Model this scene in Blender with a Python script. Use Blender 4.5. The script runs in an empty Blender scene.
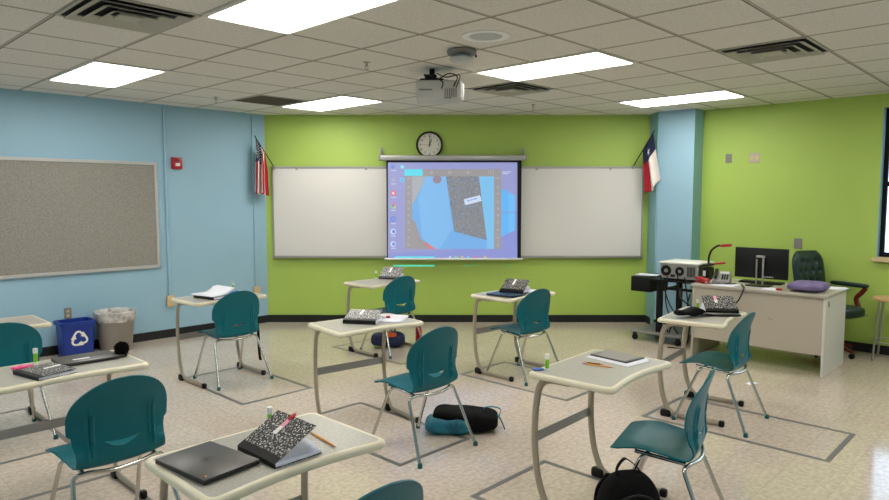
import bpy, bmesh, math, random
from mathutils import Vector, Matrix
random.seed(7)
C = bpy.context.scene.collection
PI = math.pi
# ------------------------------------------------------------------ room frame
E1 = Vector((0.69247, 0.72145, 0)); E2 = Vector((-0.72145, 0.69247, 0))
TH = math.atan2(E1.y, E1.x)
HC = 2.74; CAMH = 1.6576; FY = 8.733
def G(a, b, z=0.0):
    p = E1*a + E2*b
    return Vector((p.x, p.y, z))
def gl(x, y):                       # world -> room axes
    return (x*E1.x + y*E1.y, x*E2.x + y*E2.y)

# ------------------------------------------------------------------ materials
def srgb(r, g, b):
    f = lambda c: (c/255/12.92) if c/255 <= .04045 else ((c/255+.055)/1.055)**2.4
    return (f(r), f(g), f(b), 1)
def mat(name, col, rough=.5, metal=0., emit=None, estr=0., coat=0., spec=None):
    m = bpy.data.materials.new(name); m.use_nodes = True
    p = m.node_tree.nodes['Principled BSDF']
    p.inputs['Base Color'].default_value = col
    p.inputs['Roughness'].default_value = rough
    p.inputs['Metallic'].default_value = metal
    if coat: p.inputs['Coat Weight'].default_value = coat
    if spec is not None: p.inputs['Specular IOR Level'].default_value = spec
    if emit: p.inputs['Emission Color'].default_value = emit; p.inputs['Emission Strength'].default_value = estr
    return m
def nodes(m): return m.node_tree.nodes, m.node_tree.links, m.node_tree.nodes['Principled BSDF']
def noise_mix(m, c1, c2, scale, detail=2., lo=.4, hi=.6, stretch=None, bump=0., coords='Object', interp='LINEAR'):
    N, L, p = nodes(m)
    tc = N.new('ShaderNodeTexCoord'); mp = N.new('ShaderNodeMapping'); nz = N.new('ShaderNodeTexNoise'); cr = N.new('ShaderNodeValToRGB')
    if stretch: mp.inputs['Scale'].default_value = stretch
    nz.inputs['Scale'].default_value = scale; nz.inputs['Detail'].default_value = detail
    cr.color_ramp.elements[0].position = lo; cr.color_ramp.elements[1].position = hi
    cr.color_ramp.elements[0].color = c1; cr.color_ramp.elements[1].color = c2
    cr.color_ramp.interpolation = interp
    L.new(tc.outputs[coords], mp.inputs[0]); L.new(mp.outputs[0], nz.inputs['Vector']); L.new(nz.outputs['Fac'], cr.inputs[0]); L.new(cr.outputs[0], p.inputs['Base Color'])
    if bump:
        b = N.new('ShaderNodeBump'); b.inputs['Strength'].default_value = bump; b.inputs['Distance'].default_value = .003
        L.new(nz.outputs['Fac'], b.inputs['Height']); L.new(b.outputs[0], p.inputs['Normal'])
    return m
M = {}
def wallmat(name, c):
    m = mat(name, c, .55)
    c2 = tuple(x*.94 for x in c[:3])+(1,)
    return noise_mix(m, c, c2, 1.3, 3, .3, .7, bump=.03)
M['green'] = wallmat('green_paint', srgb(170, 198, 92))
M['blue'] = wallmat('blue_paint', srgb(152, 190, 210))
M['teal_paint'] = wallmat('teal_paint', srgb(132, 178, 186))
M['black_rubber'] = mat('black_rubber', srgb(18, 18, 19), .45)
M['dark'] = mat('dark_void', srgb(30, 30, 30), .8)

def line_fac(N, L, sock, step, off, width):
    """1 on lines spaced `step`, else 0"""
    a = N.new('ShaderNodeMath'); a.operation = 'SUBTRACT'; L.new(sock, a.inputs[0]); a.inputs[1].default_value = off - step*50
    d = N.new('ShaderNodeMath'); d.operation = 'DIVIDE'; L.new(a.outputs[0], d.inputs[0]); d.inputs[1].default_value = step
    f = N.new('ShaderNodeMath'); f.operation = 'FRACT'; L.new(d.outputs[0], f.inputs[0])
    s = N.new('ShaderNodeMath'); s.operation = 'SUBTRACT'; L.new(f.outputs[0], s.inputs[0]); s.inputs[1].default_value = .5
    ab = N.new('ShaderNodeMath'); ab.operation = 'ABSOLUTE'; L.new(s.outputs[0], ab.inputs[0])
    g = N.new('ShaderNodeMath'); g.operation = 'GREATER_THAN'; L.new(ab.outputs[0], g.inputs[0]); g.inputs[1].default_value = .5 - width/step/2
    return g.outputs[0]
def mixc(N, L, fac, a, b):
    m = N.new('ShaderNodeMix'); m.data_type = 'RGBA'
    L.new(fac, m.inputs[0])
    for s, v in ((m.inputs[6], a), (m.inputs[7], b)):
        if isinstance(v, tuple): s.default_value = v
        else: L.new(v, s)
    return m.outputs[2]
def maxf(N, L, a, b):
    m = N.new('ShaderNodeMath'); m.operation = 'MAXIMUM'; L.new(a, m.inputs[0]); L.new(b, m.inputs[1]); return m.outputs[0]
# ceiling tile
m = mat('ceiling_tile', (1,1,1,1), .9); N, L, p = nodes(m)
tc = N.new('ShaderNodeTexCoord'); sp = N.new('ShaderNodeSeparateXYZ'); L.new(tc.outputs['Object'], sp.inputs[0])
nz = N.new('ShaderNodeTexNoise'); nz.inputs['Scale'].default_value = 70; nz.inputs['Detail'].default_value = 5; L.new(tc.outputs['Object'], nz.inputs['Vector'])
cr = N.new('ShaderNodeValToRGB'); cr.color_ramp.elements[0].position = .35; cr.color_ramp.elements[1].position = .6
cr.color_ramp.elements[0].color = srgb(214, 210, 203); cr.color_ramp.elements[1].color = srgb(228, 225, 218); L.new(nz.outputs['Fac'], cr.inputs[0])
bar = maxf(N, L, line_fac(N, L, sp.outputs[0], .61, 3.11, .026), line_fac(N, L, sp.outputs[1], .61, 3.21, .026))
gap = maxf(N, L, line_fac(N, L, sp.outputs[0], .61, 3.124, .007), line_fac(N, L, sp.outputs[1], .61, 3.224, .007))
c = mixc(N, L, bar, cr.outputs[0], srgb(176, 171, 160)); c = mixc(N, L, gap, c, srgb(88, 84, 78)); L.new(c, p.inputs['Base Color'])
M['ceiling'] = m
# floor
m = mat('floor_vinyl', (1,1,1,1), .10, coat=.0, spec=.6); N, L, p = nodes(m)
tc = N.new('ShaderNodeTexCoord'); sp = N.new('ShaderNodeSeparateXYZ'); L.new(tc.outputs['Object'], sp.inputs[0])
nz = N.new('ShaderNodeTexNoise'); nz.inputs['Scale'].default_value = 34; nz.inputs['Detail'].default_value = 6; L.new(tc.outputs['Object'], nz.inputs['Vector'])
cr = N.new('ShaderNodeValToRGB'); cr.color_ramp.elements[0].position = .36; cr.color_ramp.elements[1].position = .66
cr.color_ramp.elements[0].color = srgb(190, 176, 161); cr.color_ramp.elements[1].color = srgb(210, 197, 183); L.new(nz.outputs['Fac'], cr.inputs[0])
br = N.new('ShaderNodeTexWhiteNoise'); br.noise_dimensions = '2D'
fl = N.new('ShaderNodeVectorMath'); fl.operation = 'FLOOR'; sc_ = N.new('ShaderNodeVectorMath'); sc_.operation = 'SCALE'; sc_.inputs[3].default_value = 1/.305
L.new(tc.outputs['Object'], sc_.inputs[0]); L.new(sc_.outputs[0], fl.inputs[0]); L.new(fl.outputs[0], br.inputs['Vector'])
mul = N.new('ShaderNodeMix'); mul.data_type = 'RGBA'; mul.blend_type = 'MULTIPLY'; mul.inputs[0].default_value = 1.
mr = N.new('ShaderNodeMapRange'); mr.inputs['To Min'].default_value = .965; mr.inputs['To Max'].default_value = 1.03; L.new(br.outputs['Value'], mr.inputs[0])
L.new(cr.outputs[0], mul.inputs[6]); L.new(mr.outputs[0], mul.inputs[7])
seam = maxf(N, L, line_fac(N, L, sp.outputs[0], .305, 0, .003), line_fac(N, L, sp.outputs[1], .305, 0, .003))
c = mixc(N, L, seam, mul.outputs[2], srgb(178, 165, 148)); L.new(c, p.inputs['Base Color'])
nb = N.new('ShaderNodeTexNoise'); nb.inputs['Scale'].default_value = 3.; L.new(tc.outputs['Object'], nb.inputs['Vector'])
b = N.new('ShaderNodeBump'); b.inputs['Strength'].default_value = .06; b.inputs['Distance'].default_value = .01; L.new(nb.outputs['Fac'], b.inputs['Height']); L.new(b.outputs[0], p.inputs['Normal'])
M['floor'] = m
M['tape'] = mat('grey_tape', srgb(104, 103, 100), .45)
M['lamp'] = mat('lamp_diffuser', srgb(250, 250, 245), .4, emit=(1, .96, .90, 1), estr=7.0)
M['lamp_frame'] = mat('lamp_frame', srgb(225, 222, 212), .5)
M['vent'] = mat('vent_metal', srgb(178, 176, 162), .5)
M['grille'] = mat('grille_metal', srgb(120, 115, 102), .7)
M['whiteboard'] = mat('whiteboard_surface', srgb(222, 220, 215), .28)
M['alu'] = mat('aluminium', srgb(176, 176, 172), .35, .6)
M['fabric_board'] = noise_mix(mat('board_fabric', (1,1,1,1), .9), srgb(128, 125, 118), srgb(158, 155, 147), 55, 5, .36, .64, (1, 1, 4.), .25)
M['board_frame'] = mat('board_frame_metal', srgb(186, 186, 184), .4, .2)
M['plastic_teal'] = noise_mix(mat('teal_plastic', (1,1,1,1), .38, spec=.28), srgb(0, 96, 108), srgb(2, 101, 113), 180, 2, .4, .6, bump=.08)
M['glide'] = mat('teal_rubber', srgb(10, 90, 95), .5)
M['chrome'] = mat('chrome', srgb(200, 198, 192), .14, 1.)
M['laminate'] = noise_mix(mat('grey_laminate', (1,1,1,1), .32), srgb(160, 158, 148), srgb(178, 176, 166), 90, 3, .35, .65)
M['trim'] = mat('cream_edge', srgb(224, 216, 190), .35)
M['leg'] = mat('taupe_metal', srgb(166, 156, 138), .35, .15)
M['bar'] = mat('grey_metal', srgb(150, 150, 148), .4, .3)
M['blackplastic'] = mat('black_plastic', srgb(10, 10, 11), .45, spec=.3)
M['blackmetal'] = mat('black_metal', srgb(11, 11, 12), .5, 0, spec=.25)
M['laptop'] = noise_mix(mat('laptop_shell', (1,1,1,1), .38), srgb(64, 62, 60), srgb(72, 70, 67), 300, 1, .4, .6)
M['laptop_dark'] = mat('laptop_base', srgb(26, 26, 27), .4)
M['laptop_blue'] = mat('laptop_blue', srgb(40, 62, 84), .25)
M['marble'] = noise_mix(mat('marbled_cover', (1,1,1,1), .38), srgb(22, 21, 21), srgb(225, 224, 220), 150, 3.5, .56, .60)
M['paper'] = mat('paper', srgb(228, 230, 240), .7)
M['pages'] = noise_mix(mat('page_block', (1,1,1,1), .8), srgb(226, 230, 246), srgb(240, 242, 252), 40, 2, .4, .6, (1, 1, 40))
M['label'] = mat('white_label', srgb(240, 236, 236), .5)
M['pink'] = mat('pink_plastic', srgb(226, 60, 130), .4)
M['palepink'] = mat('pale_pink', srgb(244, 158, 178), .5)
M['red'] = mat('red_plastic', srgb(178, 22, 38), .35)
M['yellow'] = mat('pencil_yellow', srgb(226, 150, 30), .45)
M['wood'] = mat('pale_wood', srgb(196, 160, 116), .5)
M['green_pl'] = mat('green_plastic', srgb(130, 196, 40), .4)
M['white_pl'] = mat('white_plastic', srgb(236, 236, 230), .35)
M['eraser_blue'] = mat('blue_eraser', srgb(64, 110, 190), .6)
M['beige_pl'] = mat('beige_plastic', srgb(206, 184, 140), .45)
M['grey_pl'] = mat('grey_plastic', srgb(130, 128, 124), .45)
M['bin_blue'] = mat('blue_plastic', srgb(20, 52, 140), .4)
M['bin_grey'] = mat('trash_plastic', srgb(140, 134, 126), .5)
m = mat('clear_bag', srgb(205, 203, 198), .25); M['bag'] = noise_mix(m, srgb(150, 146, 140), srgb(222, 220, 214), 14, 4, .3, .7, bump=.6)
M['desk_putty'] = mat('putty_metal', srgb(182, 174, 158), .42)
M['desk_side'] = mat('white_panel', srgb(214, 212, 206), .42)
M['desk_top'] = mat('desk_top', srgb(176, 170, 158), .35)
M['leather'] = mat('green_leather', srgb(16, 42, 40), .38)
M['mahogany'] = mat('mahogany', srgb(92, 26, 22), .3)
M['purple'] = noise_mix(mat('purple_cloth', (1,1,1,1), .75), srgb(104, 90, 134), srgb(122, 108, 150), 12, 3, .4, .6)
M['navy'] = mat('navy_cloth', srgb(24, 34, 70), .8)
M['flagred'] = mat('flag_red', srgb(176, 24, 46), .8)
M['flagwhite'] = mat('flag_white', srgb(228, 222, 216), .8)
M['blackcloth'] = noise_mix(mat('black_nylon', (1,1,1,1), .8, spec=.15), srgb(7, 7, 8), srgb(13, 13, 14), 60, 2, .4, .6, bump=.3)
M['tealcloth'] = noise_mix(mat('teal_nylon', (1,1,1,1), .6), srgb(12, 92, 116), srgb(24, 120, 142), 20, 3, .4, .6, bump=.3)
M['orange'] = mat('orange_cloth', srgb(220, 96, 30), .7)
M['clockface'] = mat('clock_face', srgb(222, 220, 206), .4)
M['steel'] = mat('steel', srgb(168, 166, 160), .4, .7)
M['projector'] = mat('projector_shell', srgb(190, 188, 182), .45)
M['lens'] = mat('lens_glass', srgb(14, 16, 22), .12, 0)
M['glass'] = mat('window_glass', (1,1,1,1), .02)
M['glass'].node_tree.nodes['Principled BSDF'].inputs['Transmission Weight'].default_value = 1.
M['speckle_grille'] = mat('speaker_grille', srgb(186, 190, 188), .6)

# ------------------------------------------------------------------ geometry helpers
def nb_(): return bmesh.new()
def setmi(fs, mi):
    for f in fs: f.material_index = mi
def box(bm, c, s, rot=None, bevel=0., seg=2, mi=0):
    r = bmesh.ops.create_cube(bm, size=1.)
    vs = r['verts']
    bmesh.ops.scale(bm, vec=s, verts=vs)
    if bevel:
        es = {e for v in vs for e in v.link_edges}
        rb = bmesh.ops.bevel(bm, geom=list(es), offset=bevel, segments=seg, affect='EDGES', profile=.5)
        vs = list({v for v in rb['verts']} | {v for v in vs if v.is_valid})
        allv = set(vs); stack = list(vs)
        while stack:
            v = stack.pop()
            for e in v.link_edges:
                o = e.other_vert(v)
                if o not in allv: allv.add(o); stack.append(o)
        vs = list(allv)
    mt = Matrix.Translation(Vector(c)) @ (rot.to_4x4() if rot is not None else Matrix.Identity(4))
    bmesh.ops.transform(bm, matrix=mt, verts=vs)
    fs = {f for v in vs for f in v.link_faces}; setmi(fs, mi)
    return vs
def R(axis, deg): return Matrix.Rotation(math.radians(deg), 3, axis)
def sweep(bm, pts, prof, side=None, mi=0, scales=None, closed=False):
    pts = [Vector(p) for p in pts]; n = len(pts)
    T = []
    for i in range(n):
        a = pts[i-1] if (i > 0 or closed) else pts[i]; b = pts[(i+1) % n] if (i < n-1 or closed) else pts[i]
        T.append((b-a).normalized())
    rings = []
    if side is None:
        u = T[0].orthogonal().normalized()
    for i in range(n):
        if side is not None: u = (Vector(side) - T[i]*Vector(side).dot(T[i])).normalized()
        else: u = (u - T[i]*u.dot(T[i])).normalized()
        w = T[i].cross(u)
        s = scales[i] if scales else 1.
        rings.append([bm.verts.new(pts[i] + u*px*s + w*py*s) for px, py in prof])
    k = len(prof)
    for i in range(n if closed else n-1):
        A, B = rings[i], rings[(i+1) % n]
        for j in range(k):
            f = bm.faces.new((A[j], A[(j+1) % k], B[(j+1) % k], B[j])); f.material_index = mi
    if not closed:
        f = bm.faces.new(rings[0][::-1]); f.material_index = mi
        f = bm.faces.new(rings[-1]); f.material_index = mi
def circ(r, n=10, ry=None):
    ry = ry or r
    return [(r*math.cos(2*PI*i/n), ry*math.sin(2*PI*i/n)) for i in range(n)]
def tube(bm, pts, r, n=10, side=None, mi=0, ry=None, closed=False): sweep(bm, pts, circ(r, n, ry), side, mi, None, closed)
def fillet(pts, r, seg=5):
    pts = [Vector(p) for p in pts]; out = [pts[0]]
    for i in range(1, len(pts)-1):
        p0, p, p1 = pts[i-1], pts[i], pts[i+1]
        a = (p0-p); b = (p1-p); rr = min(r, a.length*.49, b.length*.49)
        s = p + a.normalized()*rr; e = p + b.normalized()*rr
        for k in range(seg+1):
            t = k/seg; out.append(s*(1-t)**2 + p*2*t*(1-t) + e*t*t)
    out.append(pts[-1]); return out
def cr_(pts, n=6):
    pts = [Vector(p) for p in pts]; P = [pts[0]*2-pts[1]] + pts + [pts[-1]*2-pts[-2]]; out = []
    for i in range(1, len(P)-2):
        for k in range(n):
            t = k/n; a, b, c, d = P[i-1], P[i], P[i+1], P[i+2]
            out.append(.5*((2*b)+(c-a)*t+(2*a-5*b+4*c-d)*t*t+(3*b-a-3*c+d)*t**3))
    out.append(pts[-1]); return out
def lathe(bm, prof, n=24, c=(0,0,0), mi=0, rot=None, sx=1., sy=1.):
    c = Vector(c); rings = []
    for r, z in prof:
        if r < 1e-6:
            v = Vector((0,0,z)); v = rot @ v if rot is not None else v
            rings.append([bm.verts.new(c+v)])
        else:
            ring = []
            for i in range(n):
                v = Vector((r*math.cos(2*PI*i/n)*sx, r*math.sin(2*PI*i/n)*sy, z))
                if rot is not None: v = rot @ v
                ring.append(bm.verts.new(c+v))
            rings.append(ring)
    for A, B in zip(rings, rings[1:]):
        for j in range(n):
            a0, a1 = A[j % len(A)], A[(j+1) % len(A)]; b0, b1 = B[j % len(B)], B[(j+1) % len(B)]
            vs = []
            for v in (a0, a1, b1, b0):
                if v not in vs: vs.append(v)
            if len(vs) > 2:
                f = bm.faces.new(vs); f.material_index = mi
    for ring, rev in ((rings[0], True), (rings[-1], False)):
        if len(ring) > 1:
            f = bm.faces.new(ring[::-1] if rev else ring); f.material_index = mi
def cyl(bm, c, r, h, n=20, mi=0, rot=None, bev=0.):
    if bev: pr = [(r-bev, 0), (r, bev), (r, h-bev), (r-bev, h)]
    else: pr = [(r, 0), (r, h)]
    lathe(bm, pr, n, c, mi, rot)
def prism(bm, poly, z0, z1, mi=0, mt=None):
    mt = mt or Matrix.Identity(4)
    a = [bm.verts.new(mt @ Vector((x, y, z0))) for x, y in poly]; b = [bm.verts.new(mt @ Vector((x, y, z1))) for x, y in poly]
    k = len(poly); fs = [bm.faces.new(a[::-1]), bm.faces.new(b)]
    for j in range(k): fs.append(bm.faces.new((a[j], a[(j+1) % k], b[(j+1) % k], b[j])))
    setmi(fs, mi)
def rrect(w, h, r, seg=5, c=(0,0)):
    out = []
    for sx, sy, a0 in ((1,1,0), (-1,1,90), (-1,-1,180), (1,-1,270)):
        for k in range(seg+1):
            t = math.radians(a0+90*k/seg)
            out.append((c[0]+sx*(w/2-r)+r*math.cos(t), c[1]+sy*(h/2-r)+r*math.sin(t)))
    return out
def ringprism(bm, outer, inner, z0, z1, mi=0, mt=None):
    mt = mt or Matrix.Identity(4); k = len(outer)
    V = [[bm.verts.new(mt @ Vector((x, y, z))) for x, y in P] for P, z in ((outer, z0), (outer, z1), (inner, z1), (inner, z0))]
    for q in range(4):
        A, B = V[q], V[(q+1) % 4]
        for j in range(k):
            f = bm.faces.new((A[j], A[(j+1) % k], B[(j+1) % k], B[j])); f.material_index = mi
def superblob(bm, c, s, e1=.6, e2=.6, nu=28, nv=16, mi=0, rot=None, fn=None):
    """superellipsoid, s half sizes"""
    def f(w, e): return math.copysign(abs(w)**e, w)
    c = Vector(c); rings = []
    for i in range(nv+1):
        v = -PI/2 + PI*i/nv; ring = []
        for j in range(nu):
            u = 2*PI*j/nu
            p = Vector((s[0]*f(math.cos(v), e1)*f(math.cos(u), e2), s[1]*f(math.cos(v), e1)*f(math.sin(u), e2), s[2]*f(math.sin(v), e1)))
            if fn: p = fn(p)
            if rot is not None: p = rot @ p
            ring.append(p)
            if i in (0, nv): break
        rings.append([bm.verts.new(c+p) for p in ring])
    for A, B in zip(rings, rings[1:]):
        for j in range(nu):
            vs = []
            for v in (A[j % len(A)], A[(j+1) % len(A)], B[(j+1) % len(B)], B[j % len(B)]):
                if v not in vs: vs.append(v)
            if len(vs) > 2: bm.faces.new(vs).material_index = mi
def mesh_from(name, bm, mats, smooth=True, ang=38):
    bmesh.ops.recalc_face_normals(bm, faces=bm.faces[:])
    me = bpy.data.meshes.new(name); bm.to_mesh(me); bm.free()
    for m_ in (mats if isinstance(mats, (list, tuple)) else [mats]): me.materials.append(M[m_] if isinstance(m_, str) else m_)
    if smooth:
        for p in me.polygons: p.use_smooth = True
        me.set_sharp_from_angle(angle=math.radians(ang))
    return me
def obj(name, bm, mats, parent=None, smooth=True, label=None):
    o = bpy.data.objects.new(name, mesh_from(name, bm, mats, smooth)); C.objects.link(o)
    if parent is not None: o.parent = parent
    if label: o['label'] = label
    return o
def thing(name, label, cat, loc=(0,0,0), rot=0., group=None):
    o = bpy.data.objects.new(name, None); C.objects.link(o); o.empty_display_size = .1
    o.location = loc; o.rotation_euler = (0, 0, rot) if not isinstance(rot, tuple) else rot
    o['label'] = label; o['category'] = cat
    if group: o['group'] = group
    return o
def tag(o, label, cat, group=None, loc=None, rot=None):
    o['label'] = label; o['category'] = cat
    if group: o['group'] = group
    if loc is not None: o.location = loc
    if rot is not None: o.rotation_euler = (0, 0, rot) if not isinstance(rot, tuple) else rot
    return o
def struct(name, bm, mats, smooth=False):
    o = obj(name, bm, mats, None, smooth); o['kind'] = 'structure'; return o
def dup(root, label, loc, rot=None, group=None):
    def cp(o, par):
        c_ = o.copy(); C.objects.link(c_)
        if par is not None: c_.parent = par
        for ch in o.children: cp(ch, c_)
        return c_
    kids = list(root.children)
    r = root.copy(); C.objects.link(r)
    for ch in kids: cp(ch, r)
    r['label'] = label; r.location = loc
    if rot is not None: r.rotation_euler = (0, 0, rot)
    if group: r['group'] = group
    return r
GM = Matrix.Rotation(TH, 4, 'Z')      # room axes -> world

# ------------------------------------------------------------------ room shell
A0, B0, A1, B1 = -1.35, -1.55, 8.20, 7.75
bm = nb_(); box(bm, ((A0+A1)/2, (B0+B1)/2, -.05), (A1-A0+.4, B1-B0+.4, .1))
fo = struct('floor', bm, 'floor'); fo.rotation_euler.z = TH
bm = nb_(); box(bm, ((A0+A1)/2, (B0+B1)/2, HC+.05), (A1-A0+.4, B1-B0+.4, .1))
co = struct('ceiling', bm, 'ceiling'); co.rotation_euler.z = TH
def gstruct(name, bm, mats): o = struct(name, bm, mats); o.rotation_euler.z = TH; return o
cax, cbx = gl(-2.353, FY)
CA = (FY - B1*E2.y)/E1.y            # a where left wall meets front wall
bm = nb_(); box(bm, ((A0-.1+CA+.02)/2, B1+.06, HC/2), (CA+.02-A0+.1, .12, HC)); gstruct('wall_left', bm, 'blue')
xl = G(CA, B1).x
bm = nb_(); box(bm, ((xl-.04+3.35)/2, FY+.06, HC/2), (3.35-xl+.04, .12, HC)); struct('wall_front', bm, 'green')
# window opening in the right wall: b from WB0 to WB1
WB1, WB0, WZ0, WZ1 = 1.52, -1.02, 1.03, 2.60
bm = nb_()
box(bm, (A1+.1, (3.9+WB1)/2, HC/2), (.2, 3.9-WB1, HC))
box(bm, (A1+.1, (B0+WB0)/2, HC/2), (.2, WB0-B0, HC))
box(bm, (A1+.1, (WB0+WB1)/2, WZ0/2), (.2, WB1-WB0, WZ0))
box(bm, (A1+.1, (WB0+WB1)/2, (HC+WZ1)/2), (.2, WB1-WB0, HC-WZ1))
gstruct('wall_right', bm, 'green')
bm = nb_(); box(bm, (A0-.06, (B0+B1)/2, HC/2), (.12, B1-B0+.2, HC)); gstruct('wall_back', bm, 'blue')
bm = nb_(); box(bm, ((A0+A1)/2, B0-.06, HC/2), (A1-A0+.3, .12, HC)); gstruct('wall_near', bm, 'blue')
# corner column
def wpt(x, y): return (x, y)
fA = G(7.945, 3.868); fB = G(7.945, 3.412); rC = G(8.2, 3.412); 
bm = nb_()
poly = [(2.692, FY), (2.692, fA.y), (fA.x, fA.y), (fB.x, fB.y), (rC.x, rC.y), (rC.x+.03, FY+.02)]
prism(bm, poly, 0, HC)
o = struct('column', bm, ['blue', 'teal_paint'])
for p_ in o.data.polygons:
    nrm = p_.normal
    if abs(nrm.z) < .5 and not (nrm.dot(-E1) > .9): p_.material_index = 1
# baseboards
def baseboard(name, pts, h=.098, t=.012):
    bm = nb_()
    for (x0, y0), (x1, y1) in zip(pts, pts[1:]):
        d = Vector((x1-x0, y1-y0, 0)); Ln = d.length; d.normalize(); n = Vector((d.y, -d.x, 0))
        c_ = Vector(((x0+x1)/2, (y0+y1)/2, 0)) + n*t/2
        box(bm, (c_.x, c_.y, h/2), (Ln+t, t, h), Matrix.Rotation(math.atan2(d.y, d.x), 3, 'Z'), .003, 1)
    return struct(name, bm, 'black_rubber')
P = lambda a, b: tuple(G(a, b).xy)
baseboard('baseboard_left', [P(A0+.02, B1), P(CA, B1)])
baseboard('baseboard_front', [(xl, FY), (2.692, FY)])
baseboard('baseboard_column', [(2.692, FY), tuple(fA.xy), tuple(fB.xy), tuple(rC.xy)])
baseboard('baseboard_right', [P(A1, 3.412), P(A1, B0+.02)])
# window: frame, three sashes of glass, sill
bm = nb_()
def wbar(b0, b1, z0, z1, a=A1+.13, t=.05): box(bm, (a, (b0+b1)/2, (z0+z1)/2), (t, abs(b1-b0), z1-z0), None, .004, 1)
wbar(WB1-.05, WB1, WZ0, WZ1); wbar(WB0, WB0+.05, WZ0, WZ1); wbar(WB0, WB1, WZ0, WZ0+.05); wbar(WB0, WB1, WZ1-.05, WZ1)
for bb in (WB1-.86, WB1-1.70): wbar(bb-.03, bb+.03, WZ0, WZ1)
wbar(WB0, WB1, 1.78, 1.83)
wf = gstruct('window_1', bm, 'blackmetal')
bm = nb_(); box(bm, (A1+.13, (WB0+WB1)/2, (WZ0+WZ1)/2), (.006, WB1-WB0-.06, WZ1-WZ0-.06)); g_ = gstruct('window_pane', bm, 'glass'); g_.rotation_euler.z = 0; g_.parent = wf; del g_['kind']
bm = nb_(); box(bm, (A1+.02, (WB0+WB1)/2, WZ0-.022), (.16, WB1-WB0+.06, .045), None, .006, 2); o = gstruct('window_sill', bm, 'beige_pl'); o.rotation_euler.z = 0; o.parent = wf; del o['kind']
bm = nb_(); box(bm, (A1+.05, WB1-.004, (WZ0+WZ1)/2), (.1, .008, WZ1-WZ0)); o = gstruct('window_reveal', bm, 'teal_paint'); o.rotation_euler.z = 0; o.parent = wf; del o['kind']

# ------------------------------------------------------------------ ceiling fixtures
def fix_light(a, b, label):
    t = thing('ceiling_light', label, 'ceiling light', G(a, b, HC), TH, 'recessed fluorescent ceiling lights')
    bm = nb_(); ringprism(bm, rrect(.61, 1.22, .004, 1), rrect(.555, 1.165, .004, 1), -.012, 0); obj('frame', bm, 'lamp_frame', t, False)
    bm = nb_(); box(bm, (0, 0, -.004), (.56, 1.17, .006)); obj('diffuser', bm, 'lamp', t, False, label='glowing white diffuser')
    return t
L0 = fix_light(2.195, 6.26, 'lit rectangular ceiling light above the blue wall, leftmost of the lights')
for a, b, lb in ((2.195, 3.21, 'lit ceiling light cut by the top edge, nearest to the camera'),
                 (4.635, 6.26, 'lit ceiling light nearest the front green wall, left of the projector'),
                 (4.635, 3.21, 'long lit ceiling light right of the round ceiling speaker'),
                 (7.075, 3.21, 'lit ceiling light beside the blue corner column, farthest right'),
                 (7.075, .16, 'lit ceiling light near the window wall, outside the photo on the right'),  # this and the rows below: unseen lights, added to light the room
                 (4.635, .16, 'lit ceiling light right of the camera, outside the photo'),
                 (2.195, .16, 'lit ceiling light above the camera, outside the photo'),
                 (-.245, 3.21, 'lit ceiling light left of the camera, outside the photo'),
                 (-.245, 6.26, 'lit ceiling light in the back left of the room, outside the photo')):
    dup(L0, lb, G(a, b, HC), TH)
def vent(a, b, label):
    t = thing('ceiling_vent', label, 'air vent', G(a, b, HC), TH, 'square air diffusers in the ceiling')
    bm = nb_(); box(bm, (0, 0, -.0015), (.60, .60, .003)); obj('backing', bm, 'dark', t, False)
    bm = nb_(); ringprism(bm, rrect(.61, .61, .004, 1), rrect(.57, .57, .004, 1), -.008, 0); obj('frame', bm, 'vent', t, False)
    for k, s in enumerate((.54, .40, .26)):
        bm = nb_()
        o_, i_ = rrect(s, s, .01, 2), rrect(s-.105, s-.105, .01, 2)
        V = [[bm.verts.new((x, y, z)) for x, y in P_] for P_, z in ((o_, -.026-.004*k), (o_, -.022-.004*k), (i_, -.002), (i_, -.006))]
        n_ = len(o_)
        for q in range(4):
            A, B = V[q], V[(q+1) % 4]
            for j in range(n_): bm.faces.new((A[j], A[(j+1) % n_], B[(j+1) % n_], B[j]))
        obj('louver', bm, 'vent', t, False)
    bm = nb_(); box(bm, (0, 0, -.022), (.13, .13, .012), None, .004, 1); obj('core', bm, 'vent', t)
    return t
V0 = vent(1.585, 4.115, 'square air vent at the top left above the blue wall')
dup(V0, 'square air vent at the top right above the green side wall', G(5.245, 1.675, HC), TH)
dup(V0, 'square air vent right of the projector, behind the long light', G(5.245, 4.115, HC), TH)
t = thing('return_grille', 'flat dark return grille in the ceiling left of the front light', 'air vent', G(4.025, 6.555, HC), TH)
bm = nb_(); ringprism(bm, rrect(.61, .61, .004, 1), rrect(.57, .57, .004, 1), -.006, 0); obj('frame', bm, 'vent', t, False)
bm = nb_(); box(bm, (0, 0, -.001), (.57, .57, .002)); 
for k in range(18): box(bm, (0, -.27+k*.0318, -.004), (.56, .012, .004), R('X', 25))
obj('slats', bm, 'grille', t, False)
t = thing('ceiling_speaker', 'round white speaker set flush in the ceiling', 'speaker', G(3.44, 2.92, HC), TH)
bm = nb_(); ringprism(bm, circ(.158, 40), circ(.112, 40), -.008, 0); obj('rim', bm, 'white_pl', t)
bm = nb_(); lathe(bm, [(.113, 0), (.113, -.004), (.06, -.007), (0, -.008)], 40); obj('grille', bm, 'speckle_grille', t)
t = thing('smoke_detector', 'round grey detector hanging under the ceiling near the round speaker', 'smoke detector', G(3.64, 3.32, HC), TH)
bm = nb_(); lathe(bm, [(.06, 0), (.105, -.004), (.11, -.018), (.105, -.034), (.05, -.04)], 32); obj('base_plate', bm, 'grey_pl', t)
bm = nb_(); lathe(bm, [(.05, -.04), (.05, -.055), (.088, -.06), (.092, -.075), (.075, -.088), (0, -.09)], 32); obj('sensor_head', bm, 'speckle_grille', t)
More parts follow.
